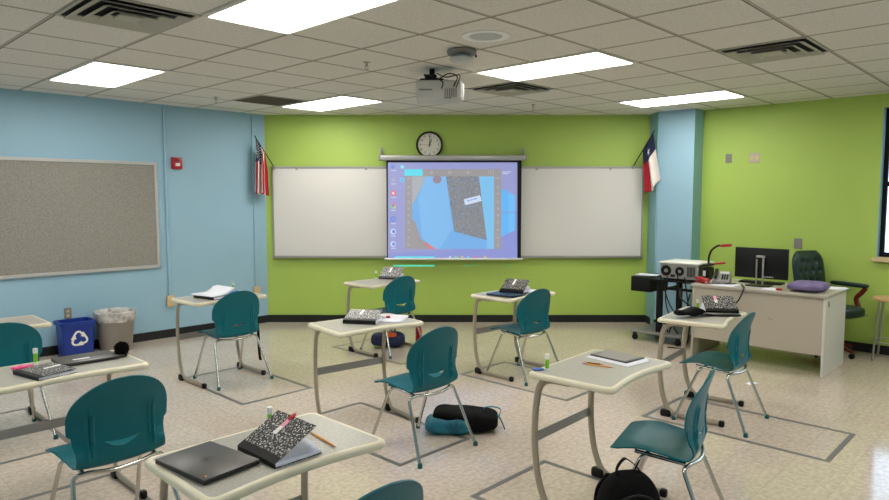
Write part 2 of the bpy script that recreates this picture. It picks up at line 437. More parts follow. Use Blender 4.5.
bm = nb_(); tube(bm, [(.10, -.02, -.012), (.125, -.025, -.016), (.13, -.028, -.04)], .007, 8); obj('bracket', bm, 'blackplastic', t)
def sprinkler(a, b, lb):
    t = thing('sprinkler', lb, 'sprinkler', G(a, b, HC), TH, 'fire sprinklers in the ceiling')
    bm = nb_(); cyl(bm, (0, 0, -.004), .03, .004, 18); obj('escutcheon', bm, 'steel', t)
    bm = nb_(); cyl(bm, (0, 0, -.035), .009, .032, 10); tube(bm, [(-.014, 0, -.03), (-.016, 0, -.05), (0, 0, -.062)], .003, 6); tube(bm, [(.014, 0, -.03), (.016, 0, -.05), (0, 0, -.062)], .003, 6); obj('body', bm, 'steel', t)
    bm = nb_(); cyl(bm, (0, 0, -.066), .018, .003, 14); obj('deflector', bm, 'steel', t)
    return t
S0 = sprinkler(3.44, 4.165, 'small sprinkler head in the ceiling left of the projector')
dup(S0, 'small sprinkler head in the ceiling near the front green wall, right of the screen', G(6.30, 4.62, HC), TH)
dup(S0, 'small sprinkler head in the ceiling close to the blue wall', G(3.488, 6.75, HC), TH)
# projector
t = thing('projector', 'light grey projector hanging from the ceiling on a black mount', 'projector', (-.045, 5.66, 2.462))
bm = nb_(); box(bm, (0, .0, .088), (.38, .30, .155), None, .02, 3); obj('body', bm, 'projector', t)
bm = nb_(); box(bm, (-.11, -.152, .085), (.11, .006, .012)); obj('front_slot', bm, 'grey_pl', t, False); bm = nb_()
for k in range(6): box(bm, (.05+k*.018, -.151, .06), (.009, .006, .07))
obj('exhaust_grille', bm, 'grey_pl', t, False); bm = nb_(); box(bm, (.07, -.152, .018+.0), (.06, .006, .01)); obj('port_panel', bm, 'grey_pl', t, False)
bm = nb_(); cyl(bm, (.1, .14, .09), .045, .05, 24, rot=R('X', -90)); obj('lens', bm, 'lens', t)
bm = nb_(); lathe(bm, [(.0, 0), (.06, 0), (.072, .012), (.06, .024), (.0, .026)], 24, (.185, -.04, .085), rot=R('Y', 90)); obj('filter_cover', bm, 'white_pl', t)
bm = nb_(); box(bm, (-.06, 0, .178), (.20, .16, .022), None, .005, 1); box(bm, (.08, .0, .175), (.10, .05, .02), R('Z', 30)); box(bm, (-.07, 0, .205), (.10, .08, .05), None, .008, 1)
cyl(bm, (-.06, 0, .2), .024, .078, 14); obj('mount', bm, 'blackmetal', t)
bm = nb_(); tube(bm, cr_([(-.10, -.05, .19), (-.12, -.13, .21), (-.02, -.16, .175), (.03, -.165, .14), (.02, -.158, .09)]), .005, 7); tube(bm, cr_([(.0, -.05, .19), (.08, -.12, .22), (.15, -.15, .19), (.12, -.156, .11)]), .005, 7); tube(bm, cr_([(.14, -.156, .1), (.17, -.16, .2), (.06, -.06, .2), (-.02, -.02, .24)]), .004, 7)
obj('cable', bm, 'blackplastic', t)

# ------------------------------------------------------------------ front wall
def wboard(x0, x1, label):
    t = thing('whiteboard', label, 'whiteboard', ((x0+x1)/2, FY, .87), 0, 'whiteboards on the front wall')
    w = x1-x0; h = 1.2
    bm = nb_(); box(bm, (0, -.012, h/2), (w-.02, .016, h-.02)); obj('surface', bm, 'whiteboard', t, False)
    bm = nb_()
    for c_, s_ in (((0, -.015, h-.012), (w, .026, .028)), ((0, -.015, .012), (w, .026, .024)), ((-w/2+.010, -.015, h/2), (.02, .026, h)), ((w/2-.010, -.015, h/2), (.02, .026, h))): box(bm, c_, s_, None, .003, 1)
    obj('frame', bm, 'alu', t)
    bm = nb_(); prism(bm, [(-.0, .018), (-.075, .006), (-.08, .018), (-.075, .0), (0, -.006)], -w/2, w/2, mt=Matrix(((0,0,1,0),(1,0,0,0),(0,1,0,0),(0,0,0,1)))); obj('marker_tray', bm, 'alu', t)
    bm = nb_(); 
    for xx in (-w*.3, w*.25): box(bm, (xx, -.03, h-.03), (.03, .012, .03), None, .003, 1)
    obj('map_clip', bm, 'steel', t)
    return t
wboard(-2.27, -.62, 'white magnetic board left of the projection screen, one blank panel')
wboard(.86, 2.62, 'white magnetic board right of the projection screen, one blank panel')
wboard(-.615, .855, 'white magnetic board hidden behind the projection screen')
# clock
t = thing('wall_clock', 'round black rimmed wall clock above the projection screen', 'clock', (-.197, FY, 2.352))
Rc = R('X', 90)
bm = nb_(); lathe(bm, [(.175, 0), (.176, .035), (.168, .045), (.158, .045), (.152, .03), (.152, .012)], 48, rot=Rc); obj('rim', bm, 'blackplastic', t)
bm = nb_(); cyl(bm, (0, -.005, 0), .155, .014, 48, rot=Rc); obj('dial', bm, 'clockface', t)
def text(body, size, name, matn, parent, loc, rot=(PI/2, 0, 0), ext=.0008, align='CENTER', font=None, sx=1.):
    cu = bpy.data.curves.new(name, 'FONT'); cu.body = body; cu.size = size; cu.extrude = ext; cu.align_x = align; cu.align_y = 'CENTER'
    o = bpy.data.objects.new(name, cu); C.objects.link(o)
    dg = bpy.context.evaluated_depsgraph_get(); me = bpy.data.meshes.new_from_object(o.evaluated_get(dg))
    bpy.data.objects.remove(o)
    me.materials.clear(); me.materials.append(M[matn])
    o = bpy.data.objects.new(name, me); C.objects.link(o); o.parent = parent; o.location = loc; o.rotation_euler = rot; o.scale.x = sx
    return o
for k in range(1, 13):
    a_ = PI/2 - k*PI/6; text(str(k), .04, 'numeral', 'blackplastic', t, (.118*math.cos(a_), -.0205, .118*math.sin(a_)))
bm = nb_()
for k in range(60):
    a_ = k*PI/30; box(bm, (.145*math.cos(a_), -.0197, .145*math.sin(a_)), (.010 if k % 5 else .014, .001, .0016), Matrix.Rotation(-a_, 3, 'Y'))
obj('minute_marks', bm, 'blackplastic', t, False)
def hand(name, ang, ln, w, mt_, y):
    bm = nb_(); box(bm, (0, 0, ln/2-.012), (w, .0012, ln+.024)); o = obj(name, bm, mt_, t, False); o.location = (0, y, 0); o.rotation_euler = (0, math.radians(ang), 0)
hand('hour_hand', 22, .078, .009, 'blackplastic', -.0225); hand('minute_hand', 2, .115, .006, 'blackplastic', -.0245); hand('second_hand', -88, .1, .003, 'red', -.0262)
bm = nb_(); cyl(bm, (0, -.021, 0), .008, .008, 16, rot=Rc); obj('hub', bm, 'blackplastic', t)

# projection screen
SY = 8.60
def at(u, v, y):                    # a pixel's direction met with a frontal plane
    F = 659.; pch = math.atan(52/F); c_, s_ = math.cos(pch), math.sin(pch)
    x = (u-444.5)/F; z = -(v-250)/F
    d = Vector((x, c_+z*s_, -s_+z*c_)); k = y/d.y
    return (d.x*k, CAMH+d.z*k)
scx = .12
t = thing('projection_screen', 'pulled down projection screen showing a computer desktop on the front wall', 'projection screen', (0, 0, 0))
xL, zT = at(386.3, 161.5, SY); xR, zB = at(520.8, 258, SY)
bm = nb_(); box(bm, ((xL+xR)/2, SY, (zT+zB)/2), (xR-xL, .004, zT-zB+.03)); obj('screen_sheet', bm, 'blackplastic', t, False)
bm = nb_(); x0, z0 = at(380, 157.8, SY); x1, _ = at(525, 157.8, SY)
box(bm, ((x0+x1)/2, SY, z0), (x1-x0, .075, .068), None, .014, 3)
box(bm, (x0-.006, SY, z0), (.014, .084, .078), None, .004, 1); box(bm, (x1+.006, SY, z0), (.014, .084, .078), None, .004, 1); obj('housing', bm, 'alu', t)
for xx in (x0+.012, x1-.012):
    bm = nb_(); box(bm, (xx, SY+.075, z0+.055), (.02, .1, .07), None, .004, 1); tube(bm, fillet([(xx, SY+.12, z0+.12), (xx, SY+.0, z0+.12), (xx, SY, z0+.03)], .02), .006, 8); box(bm, (xx, FY-.006, z0+.09), (.035, .012, .1), None, .003, 1); obj('bracket', bm, 'alu', t)
bm = nb_(); xa, zb_ = at(384.5, 259, SY); xb, _ = at(522.5, 259, SY); cyl(bm, (xa, SY, zb_), .014, xb-xa, 16, rot=R('Y', 90)); obj('bottom_bar', bm, 'white_pl', t)
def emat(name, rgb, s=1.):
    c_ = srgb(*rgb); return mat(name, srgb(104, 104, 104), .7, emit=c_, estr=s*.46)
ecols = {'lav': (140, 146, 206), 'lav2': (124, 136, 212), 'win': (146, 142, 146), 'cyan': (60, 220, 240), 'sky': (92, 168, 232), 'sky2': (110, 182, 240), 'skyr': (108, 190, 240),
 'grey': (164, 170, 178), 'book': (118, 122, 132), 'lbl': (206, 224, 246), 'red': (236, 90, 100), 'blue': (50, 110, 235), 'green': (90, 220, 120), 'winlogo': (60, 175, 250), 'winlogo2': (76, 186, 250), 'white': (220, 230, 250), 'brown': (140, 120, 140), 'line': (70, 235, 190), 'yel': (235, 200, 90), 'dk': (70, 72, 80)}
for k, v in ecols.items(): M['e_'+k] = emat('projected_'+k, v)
keys = ['e_'+k for k in ecols]; KI = {k: i for i, k in enumerate(ecols)}
def zp(x, y): return at(380+x/4.1667, 150+y/4.1667, SY)
pic = nb_()
def pp(poly, key, lay, y=SY):
    vs = [pic.verts.new((p_[0], y-.0025-.0004*lay, p_[1])) for p_ in poly]; f = pic.faces.new(vs); f.material_index = KI[key]; return f
def zpoly(pts, key, lay): pp([zp(*q) for q in pts], key, lay)
def zrect(x0, y0, x1, y1, key, lay): zpoly([(x0, y0), (x1, y0), (x1, y1), (x0, y1)], key, lay)
def zdisc(x, y, r, key, lay, n=14): zpoly([(x+r*math.cos(2*PI*i/n), y+r*math.sin(2*PI*i/n)) for i in range(n)], key, lay)
zrect(33, 52, 572, 450, 'lav', 0)
zpoly([(300, 420), (572, 250), (572, 450), (33, 450), (33, 430)], 'lav2', 1)
zpoly([(505, 158), (530, 172), (530, 258), (505, 258)], 'winlogo', 2); zpoly([(532, 173), (562, 190), (562, 258), (532, 258)], 'winlogo2', 2)
zpoly([(505, 262), (530, 262), (530, 350), (505, 362)], 'winlogo', 2); zpoly([(532, 262), (562, 262), (562, 335), (532, 349)], 'winlogo2', 2)
zrect(105, 80, 505, 412, 'win', 3); zrect(102, 80, 178, 108, 'cyan', 4)
zrect(133, 110, 475, 412, 'sky', 4)
zpoly([(133, 110), (190, 110), (175, 150), (145, 210), (133, 225)], 'grey', 5)
zpoly([(190, 110), (275, 110), (300, 330), (250, 412), (220, 412), (175, 360), (160, 200)], 'sky2', 5)
zpoly([(412, 110), (475, 110), (475, 412), (445, 412), (445, 375)], 'skyr', 5)
zpoly([(133, 290), (145, 295), (172, 372), (230, 412), (133, 412)], 'win', 6)
zpoly([(180, 385), (196, 388), (232, 412), (210, 412)], 'red', 7)
zdisc(238, 122, 18, 'brown', 7)
Bk = [(275, 110), (412, 110), (445, 375), (310, 340)]
zpoly(Bk, 'book', 6)
rs = random.Random(3)
for _ in range(520):
    u_, v_ = rs.random(), rs.random()
    x = (1-v_)*((1-u_)*275+u_*412)+v_*((1-u_)*310+u_*445); y = (1-v_)*110+v_*((1-u_)*340+u_*375)
    r_ = rs.uniform(1.4, 3.1); an = rs.random()*3
    q = [(x+r_*1.5*math.cos(an), y+r_*1.5*math.sin(an)), (x-r_*.6*math.sin(an), y+r_*.6*math.cos(an)), (x-r_*1.5*math.cos(an), y-r_*1.5*math.sin(an)), (x+r_*.6*math.sin(an), y-r_*.6*math.cos(an))]
    zpoly(q, ('grey', 'sky', 'dk', 'dk')[rs.randrange(4)], 7)
zpoly([(349, 206), (416, 188), (424, 212), (356, 230)], 'lbl', 8)
for k, (x0, x1) in enumerate(((362, 374), (378, 386), (390, 404))): zpoly([(x0, 211-k*4), (x1, 208-k*4), (x1+1, 212-k*4), (x0+1, 215-k*4)], 'blue', 9)
for y in (118, 155, 182, 215, 244, 272, 302, 333, 366, 394): zdisc(119, y, 5, 'grey', 5); zdisc(491, y, 5, 'grey', 5)
for x in (215, 290, 366): zdisc(x, 94, 6, 'grey', 5)
for x in (450, 460, 470): zrect(x, 82, x+3, 104, 'grey', 5)
zdisc(53, 70, 8, 'blue', 2); zdisc(93, 70, 9, 'cyan', 2); zdisc(93, 70, 4, 'white', 3); zdisc(55, 125, 7, 'grey', 2); zdisc(92, 125, 9, 'cyan', 2); zdisc(92, 125, 4, 'blue', 3)
zdisc(55, 180, 12, 'red', 2); zdisc(55, 180, 5, 'white', 3)
zdisc(55, 233, 12, 'green', 2); zpoly([(55, 233), (44, 227), (50, 222), (62, 222), (67, 230)], 'red', 3); zpoly([(55, 233), (67, 231), (65, 241), (57, 245)], 'yel', 3); zdisc(55, 233, 5, 'blue', 4)
for y, c1 in ((288, 'blue'), (340, 'white'), (392, 'white')): zdisc(55, y, 12, c1, 2); zdisc(57, y, 7, 'blue' if c1 == 'white' else 'lav2', 3)
for y in (84, 140, 196, 250, 305, 357, 408): zrect(46, y, 66, y+3, 'white', 2)
zrect(62, 443, 228, 452, 'cyan', 4); zrect(510, 90, 545, 93, 'white', 2); zrect(510, 97, 535, 100, 'white', 2)
for x, c1 in ((292, 'white'), (318, 'green'), (343, 'yel'), (368, 'cyan'), (395, 'red'), (438, 'yel')): zdisc(x, 446, 5, c1, 4)
obj('projected_image', pic, keys, t, False, label='blue and grey computer desktop with a document camera picture of a marbled notebook')
# projector light spilling below the screen, painted as glowing strips on the wall
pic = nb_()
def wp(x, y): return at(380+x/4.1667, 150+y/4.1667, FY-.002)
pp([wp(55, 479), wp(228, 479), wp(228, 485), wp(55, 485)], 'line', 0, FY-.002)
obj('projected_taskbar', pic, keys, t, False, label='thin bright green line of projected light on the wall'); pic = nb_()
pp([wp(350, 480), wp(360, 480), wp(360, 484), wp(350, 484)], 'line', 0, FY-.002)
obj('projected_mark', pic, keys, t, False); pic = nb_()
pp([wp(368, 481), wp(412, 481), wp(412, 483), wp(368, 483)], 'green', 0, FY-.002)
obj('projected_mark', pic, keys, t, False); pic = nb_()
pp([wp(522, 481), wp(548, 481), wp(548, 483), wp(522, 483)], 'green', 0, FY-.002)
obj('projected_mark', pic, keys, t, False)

# flags --------------------------------------------------------------
def flag(name, label, base, tip, hoist, fly, kind, foldx, fl0=0., fl1=0., lend=0.):
    base, tip = Vector(base), Vector(tip)
    t = thing(name, label, 'flag', (0, 0, 0))
    bm = nb_(); tube(bm, [base, tip], .006, 10); obj('pole', bm, 'blackplastic', t)
    bm = nb_(); d = (tip-base).normalized()
    lathe(bm, [(0, -.02), (.008, -.012), (.009, 0), (.006, .012), (0, .03)], 12, tip, rot=d.to_track_quat('Z', 'Y').to_matrix()); obj('finial', bm, 'blackplastic', t)
    bm = nb_(); box(bm, base+Vector((0, .01, -.005)), (.03, .05, .05), None, .005, 1); obj('holder', bm, 'steel', t)
    def S(p, q, off=0.):            # p along hoist from tip, q down the fly
        pe = p**.62 if kind == 'tx' else p
        hp = tip + (base-tip).normalized()*(.01+pe*hoist)
        sag = q*fly
        w = .5+.5*math.sin(p*PI*3.2+.4)
        gather = 1 - foldx*min(1, q*1.4)
        cx = tip + (base-tip).normalized()*(.01+.5*hoist)
        x = cx.x + (hp.x-cx.x)*gather; y = cx.y + (hp.y-cx.y)*gather
        y += (.045*math.cos(p*4*PI+.6) if kind == 'us' else .030*math.sin(p*9.+q*1.4))*min(1, q*2.) - off
        x += (.040*math.sin(p*4*PI+.5)*min(1, q*2.5) if kind == 'us' else .012*math.sin(p*12.+2*q)*q)
        x += q*(fl0 + fl1*p); z = hp.z - sag*(1.-lend*p-.04*w*q)
        return Vector((x, y, z))
    def band(bm, p0, p1, q0, q1, np_, nq, off=0., mi=0):
        gv = [[bm.verts.new(S(p0+(p1-p0)*i/np_, q0+(q1-q0)*j/nq, off)) for j in range(nq+1)] for i in range(np_+1)]
        for i in range(np_):
            for j in range(nq): bm.faces.new((gv[i][j], gv[i+1][j], gv[i+1][j+1], gv[i][j+1])).material_index = mi
    def star(bm, pc, qc, r, mi, off):
        pts = []
        for k in range(10):
            rr = r if k % 2 == 0 else r*.4; a_ = PI/2+k*PI/5
            pts.append((pc+rr*math.sin(a_+PI/2)/hoist, qc+rr*math.cos(a_+PI/2)/fly))
        for o2 in (off, -off):
            c_ = bm.verts.new(S(pc, qc, o2)); vs = [bm.verts.new(S(a_, b_, o2)) for a_, b_ in pts]
            for k in range(10): bm.faces.new((c_, vs[k], vs[(k+1) % 10])).material_index = mi
    bm = nb_()
    if kind == 'us':
        for k in range(13):
            p0, p1 = k/13, (k+1)/13; mi = 0 if k % 2 == 0 else 1
            q0 = .4 if k < 7 else 0
            band(bm, p0, p1, q0, 1, 3, 24, 0, mi)
        band(bm, 0, 7/13, 0, .4, 14, 12, 0, 2)
        for i in range(9):
            for j in range(6 if i % 2 == 0 else 5):
                star(bm, (i+1)/10*7/13, (j+(1 if i % 2 == 0 else 1.5))/7*.4*.96, .009, 1, .0015)
        cl = ['flagred', 'flagwhite', 'navy']
    else:
        band(bm, 0, 1, 0, .34, 30, 12, 0, 2); band(bm, 0, .5, .34, 1, 15, 20, 0, 1); band(bm, .5, 1, .34, 1, 15, 20, 0, 0)
        star(bm, .40, .20, .048, 1, .003)
        cl = ['flagred', 'flagwhite', 'navy']
    bmesh.ops.remove_doubles(bm, verts=bm.verts[:], dist=.00005)
    o = obj('cloth', bm, cl, t); md = o.modifiers.new('s', 'SOLIDIFY'); md.thickness = .0012; md.offset = 0
    return t
flag('national_flag', 'small flag with red and white stripes and a starred blue canton by the left wall', (-2.235, 8.70, 2.06), (-2.395, 8.42, 2.43), .24, .70, 'us', .1, -.03, .05, .20)
flag('state_flag', 'small blue, white and red flag with one star beside the corner column', (2.475, 8.70, 2.07), (2.607, 8.30, 2.481), .30, .60, 'tx', .1, .11, -.09, .0)

# ------------------------------------------------------------------ left wall things
def onB(name, label, cat, a, z, off=0., group=None): return thing(name, label, cat, G(a, B1-off, z), TH, group)   # local y = into wall
t = onB('bulletin_board', 'large grey fabric bulletin board in a silver frame on the blue wall', 'bulletin board', 1.80, .845)
w = 2.88; h = 1.225
bm = nb_(); box(bm, (0, -.012, h/2), (w-.03, .02, h-.03)); obj('panel', bm, 'fabric_board', t, False)
bm = nb_()
for c_, s_ in (((0, -.016, h-.018), (w, .03, .036)), ((0, -.016, .018), (w, .03, .036)), ((-w/2+.018, -.016, h/2), (.036, .03, h)), ((w/2-.018, -.016, h/2), (.036, .03, h))): box(bm, c_, s_, None, .004, 1)
obj('frame', bm, 'board_frame', t)
def raceway(a, label):
    t = onB('wall_conduit', label, 'conduit', a, 0, 0, 'cable raceways on the blue wall')
    bm = nb_(); box(bm, (0, -.010, (HC+.5)/2), (.034, .02, HC-.5), None, .004, 1); obj('channel', bm, 'blue', t)
    bm = nb_(); box(bm, (0, -.022, .435), (.085, .044, .13), None, .005, 2); obj('outlet_box', bm, 'beige_pl', t)
    bm = nb_()
    for zz in (.405, .465): box(bm, (0, -.0445, zz), (.036, .002, .03), None, .0008, 1)
    obj('socket', bm, 'beige_pl', t); return t
RW = raceway(3.345, 'painted cable raceway beside the bulletin board, from ceiling to a beige outlet box')
dup(RW, 'painted cable raceway by the room corner, running down to a beige outlet box', G(4.49, B1), TH)
t = onB('fire_alarm', 'small red fire alarm on the blue wall beside the bulletin board', 'fire alarm', 3.475, 2.0)
bm = nb_(); box(bm, (0, -.02, .068), (.122, .04, .137), None, .006, 2); obj('body', bm, 'red', t)
bm = nb_(); box(bm, (0, -.045, .05), (.055, .02, .035), None, .006, 2); obj('strobe', bm, 'white_pl', t)
bm = nb_(); 
for k in range(4): box(bm, (0, -.041, .09+k*.009), (.07, .003, .004))
obj('sounder', bm, 'blackplastic', t)
def outlet(a, b, z, rot, label, w=.072, h=.118, kind='outlet'):
    t = thing('wall_outlet' if kind == 'outlet' else 'wall_plate', label, 'outlet' if kind == 'outlet' else 'wall plate', G(a, b, z), rot)
    bm = nb_(); box(bm, (0, -.004, 0), (w, .008, h), None, .003, 1); obj('plate', bm, 'grey_pl' if kind != 'white' else 'desk_putty', t)
    if kind == 'outlet':
        bm = nb_()
        for zz in (-.024, .024): box(bm, (0, -.009, zz), (.03, .003, .028), None, .001, 1)
        obj('socket', bm, 'beige_pl', t)
    elif kind == 'white':
        bm = nb_()
        for xx in (-.03, .03): box(bm, (xx, -.009, 0), (.03, .003, .05), None, .001, 1)
        obj('socket', bm, 'beige_pl', t)
    else:
        bm = nb_(); box(bm, (0, -.009, 0), (.028, .003, .05), None, .001, 1); obj('socket', bm, 'grey_pl', t)
outlet(2.245, B1, .425, TH, 'brown wall outlet above the blue recycling bin')
RR = TH - PI/2
outlet(A1, 3.09, 2.135, RR, 'small grey plate high on the green side wall near the column', .075, .11, 'plate')
outlet(A1, 2.79, 2.13, RR, 'wide pale double plate high on the green side wall', .118, .118, 'white')
outlet(A1, 2.283, 1.14, RR, 'grey wall plate on the green wall above the armchair', .085, .118, 'plate')

# bins
t = thing('recycling_bin', 'blue plastic recycling bin with a white recycling symbol by the blue wall', 'recycling bin', G(2.245, 7.53, 0), TH)
def taper(bm, w0, d0, w1, d1, z0, z1, thick, r=.03, mi=0):
    lv = [(rrect(w0, d0, r), z0), (rrect(w1, d1, r), z1), (rrect(w1+.03, d1+.03, r), z1), (rrect(w1+.03, d1+.03, r), z1+.035), (rrect(w1-.01, d1-.01, r), z1+.035), (rrect(w0-thick*2, d0-thick*2, r), z0+thick)]
    V = [[bm.verts.new((x, y, z)) for x, y in P_] for P_, z in lv]; k = len(V[0])
    for A, B in zip(V, V[1:]):
        for j in range(k): bm.faces.new((A[j], A[(j+1) % k], B[(j+1) % k], B[j])).material_index = mi
    bm.faces.new(V[0][::-1]); bm.faces.new(V[-1])
bm = nb_(); taper(bm, .285, .22, .315, .245, 0, .345, .006); obj('bin_body', bm, 'bin_blue', t)
bm = nb_()
def rot2(p_, a_): return (p_[0]*math.cos(a_)-p_[1]*math.sin(a_), p_[0]*math.sin(a_)+p_[1]*math.cos(a_))
tilt = math.atan(.0125/.345)
mt = Matrix.Translation((0, -.1195, .20)) @ Matrix.Rotation(PI/2+tilt, 4, 'X')
for k in range(3):
    a_ = -k*2*PI/3
    ln = [(-.060, -.004), (-.046, .022), (-.030, .049), (-.020, .060), (-.006, .064), (.008, .060), (.018, .048), (.026, .034)]
    wd = .0085; L_, R_ = [], []
    for i_, (x, y) in enumerate(ln):
        p0 = ln[max(0, i_-1)]; p1 = ln[min(len(ln)-1, i_+1)]; dx, dy = p1[0]-p0[0], p1[1]-p0[1]; n_ = math.hypot(dx, dy)
        L_.append((x-dy/n_*wd, y+dx/n_*wd)); R_.append((x+dy/n_*wd, y-dx/n_*wd))
    dx, dy = .50, -.866; hx, hy = ln[-1]
    head = [(hx-dy*.021, hy+dx*.021), (hx+dx*.026, hy+dy*.026), (hx+dy*.021, hy-dx*.021)]
    poly = L_ + head + R_[::-1]
    prism(bm, [rot2((q[0]*1.2, q[1]*1.2), a_) for q in poly], 0, .0012, 0, mt)
obj('recycling_symbol', bm, 'white_pl', t, False, label='white three arrow recycling symbol')
t = thing('trash_can', 'round grey trash can with a clear bag folded over its rim', 'trash can', G(2.64, 7.51, 0), TH)
bm = nb_(); lathe(bm, [(.0, .003), (.152, 0), (.158, .01), (.196, .39), (.203, .395), (.203, .42), (.192, .42), (.187, .39), (.15, .02), (0, .015)], 40); obj('can_body', bm, 'bin_grey', t)
bm = nb_()
def bagring(r, z, amp, ph): return [(r+amp*math.sin(7*2*PI*i/60+ph)+amp*.6*math.sin(17*2*PI*i/60+ph*2), z+amp*.8*math.sin(5*2*PI*i/60+ph*3)) for i in range(60)]
prev = None
for k, (r, z, am) in enumerate([(.199, .33, .003), (.206, .365, .003), (.210, .40, .003), (.212, .43, .004), (.198, .438, .004), (.18, .41, .008), (.16, .33, .010), (.12, .22, .012), (.03, .15, .006)]):
    ring = [bm.verts.new((rr*math.cos(2*PI*i/60), rr*math.sin(2*PI*i/60), zz)) for i, (rr, zz) in enumerate(bagring(r, z, am, k*.7))]
    if prev:
        for j in range(60): bm.faces.new((prev[j], prev[(j+1) % 60], ring[(j+1) % 60], ring[j]))
    prev = ring
bm.faces.new(prev); obj('bag_liner', bm, 'bag', t, label='pale translucent bag hanging over the rim')

# ------------------------------------------------------------------ student desk
def make_desk(label):
    t = thing('student_desk', label, 'desk', (0, 0, 0), TH, 'student desks with grey tops')
    W, D, ZT = .72, .49, .755
    def outline(ins):
        out = []; w = W/2-ins; d = D/2-ins; r = .038-ins*.5
        for k in range(7): a_ = math.radians(0+90*k/6); out.append((w-r+r*math.cos(a_), d-r+r*math.sin(a_)))
        for k in range(7): a_ = math.radians(90+90*k/6); out.append((-w+r+r*math.cos(a_), d-r+r*math.sin(a_)))
        out.append((-w, 0))
        for k in range(7): a_ = math.radians(180+90*k/6); out.append((-w+r+r*math.cos(a_), -d+r+r*math.sin(a_)))
        for k in range(1, 12):
            x = -w+r + (2*(w-r))*k/12; s_ = (1-(2*k/12-1)**2); out.append((x, -d + .032*s_**1.3))
        for k in range(7): a_ = math.radians(270+90*k/6); out.append((w-r+r*math.cos(a_), -d+r+r*math.sin(a_)))
        out.append((w, 0)); return out
    bm = nb_(); prism(bm, outline(.023), ZT-.018, ZT-.0005); obj('tabletop', bm, 'laminate', t, False)
    bm = nb_(); lv = [(.028, ZT-.028), (.008, ZT-.031), (.001, ZT-.025), (0., ZT-.015), (.003, ZT-.006), (.010, ZT-.001), (.016, ZT+.0005), (.023, ZT-.0005), (.023, ZT-.026)]
    V = [[bm.verts.new((x, y, z)) for x, y in outline(i)] for i, z in lv]; k = len(V[0])
    for q in range(len(V)):
        A, B = V[q], V[(q+1) % len(V)]
        for j in range(k): bm.faces.new((A[j], A[(j+1) % k], B[(j+1) % k], B[j]))
    obj('edge_trim', bm, 'trim', t)
    for sx in (-1, 1):
        x = sx*.297
        path = fillet([(x, -.225, .024), (x, .145, .024), (x, .205, .16), (x, .232, .36), (x, .225, .56), (x, .195, .718), (x, .02, .722)], .10, 7)
        bm = nb_(); sweep(bm, path, circ(.013, 12, .020), (1, 0, 0)); 
        box(bm, (x, 0.02, ZT-.030), (.05, .3, .008)); lg = obj('leg', bm, 'leg', t)
        bm = nb_(); superblob(bm, (x, .172, .026), (.022, .042, .030), .5, .5, 16, 8); obj('heel_cap', bm, 'blackplastic', lg)
        bm = nb_(); superblob(bm, (x, -.232, .023), (.019, .020, .023), .5, .5, 16, 8); obj('end_cap', bm, 'blackplastic', lg)
        for yy in (-.18,):
            for dx in (0, -.05*sx):
                bm = nb_(); lathe(bm, [(0, -.012), (.009, -.012), (.012, 0)], 12, (x+.02*sx+dx, yy, ZT-.027)); obj('bumper', bm, 'blackplastic', t)
    bm = nb_(); box(bm, (0, .236, .385), (.575, .006, .055), None, .002, 1); obj('crossbar', bm, 'bar', t)
    bm = nb_(); box(bm, (0, .05, ZT-.034), (.56, .03, .02), None, .003, 1); obj('top_rail', bm, 'leg', t)
    return t
DZ = .7555
desks = {'A': (1.085, 5.57, 0), 'B': (1.095, 3.88, 0), 'C': (2.905, 5.66, 2), 'D': (3.03, 3.70, -8), 'E': (4.68, 5.43, 0), 'F': (4.95, 3.84, -2), 'G': (3.10, 1.80, 2), 'H': (5.03, 2.05, 7), 'I': (1.235, 2.06, 0)}
dl = {'A': 'bare student desk at the left edge in front of the blue recycling bin',
 'B': 'student desk at the left edge with a closed laptop, notebook and fluffy black puff',
 'C': 'student desk standing nearest the blue wall with papers on it',
 'D': 'student desk in the middle with a marbled notebook and highlighter on its left half',
 'E': 'student desk nearest the front green wall with a red bottle beside it',
 'F': 'student desk right of centre below the right whiteboard with a blue laptop',
 'G': 'student desk with a grey tablet and two pencils, above the black backpack',
 'H': 'student desk right beside the teacher desk with a black pouch on it',
 'I': 'student desk nearest the camera with a closed laptop and raised notebook'}
first = None
for k, (a, b, r) in desks.items():
    if first is None: first = make_desk(dl[k]); first.location = G(a, b); 
    else: dup(first, dl[k], G(a, b), TH+math.radians(r))
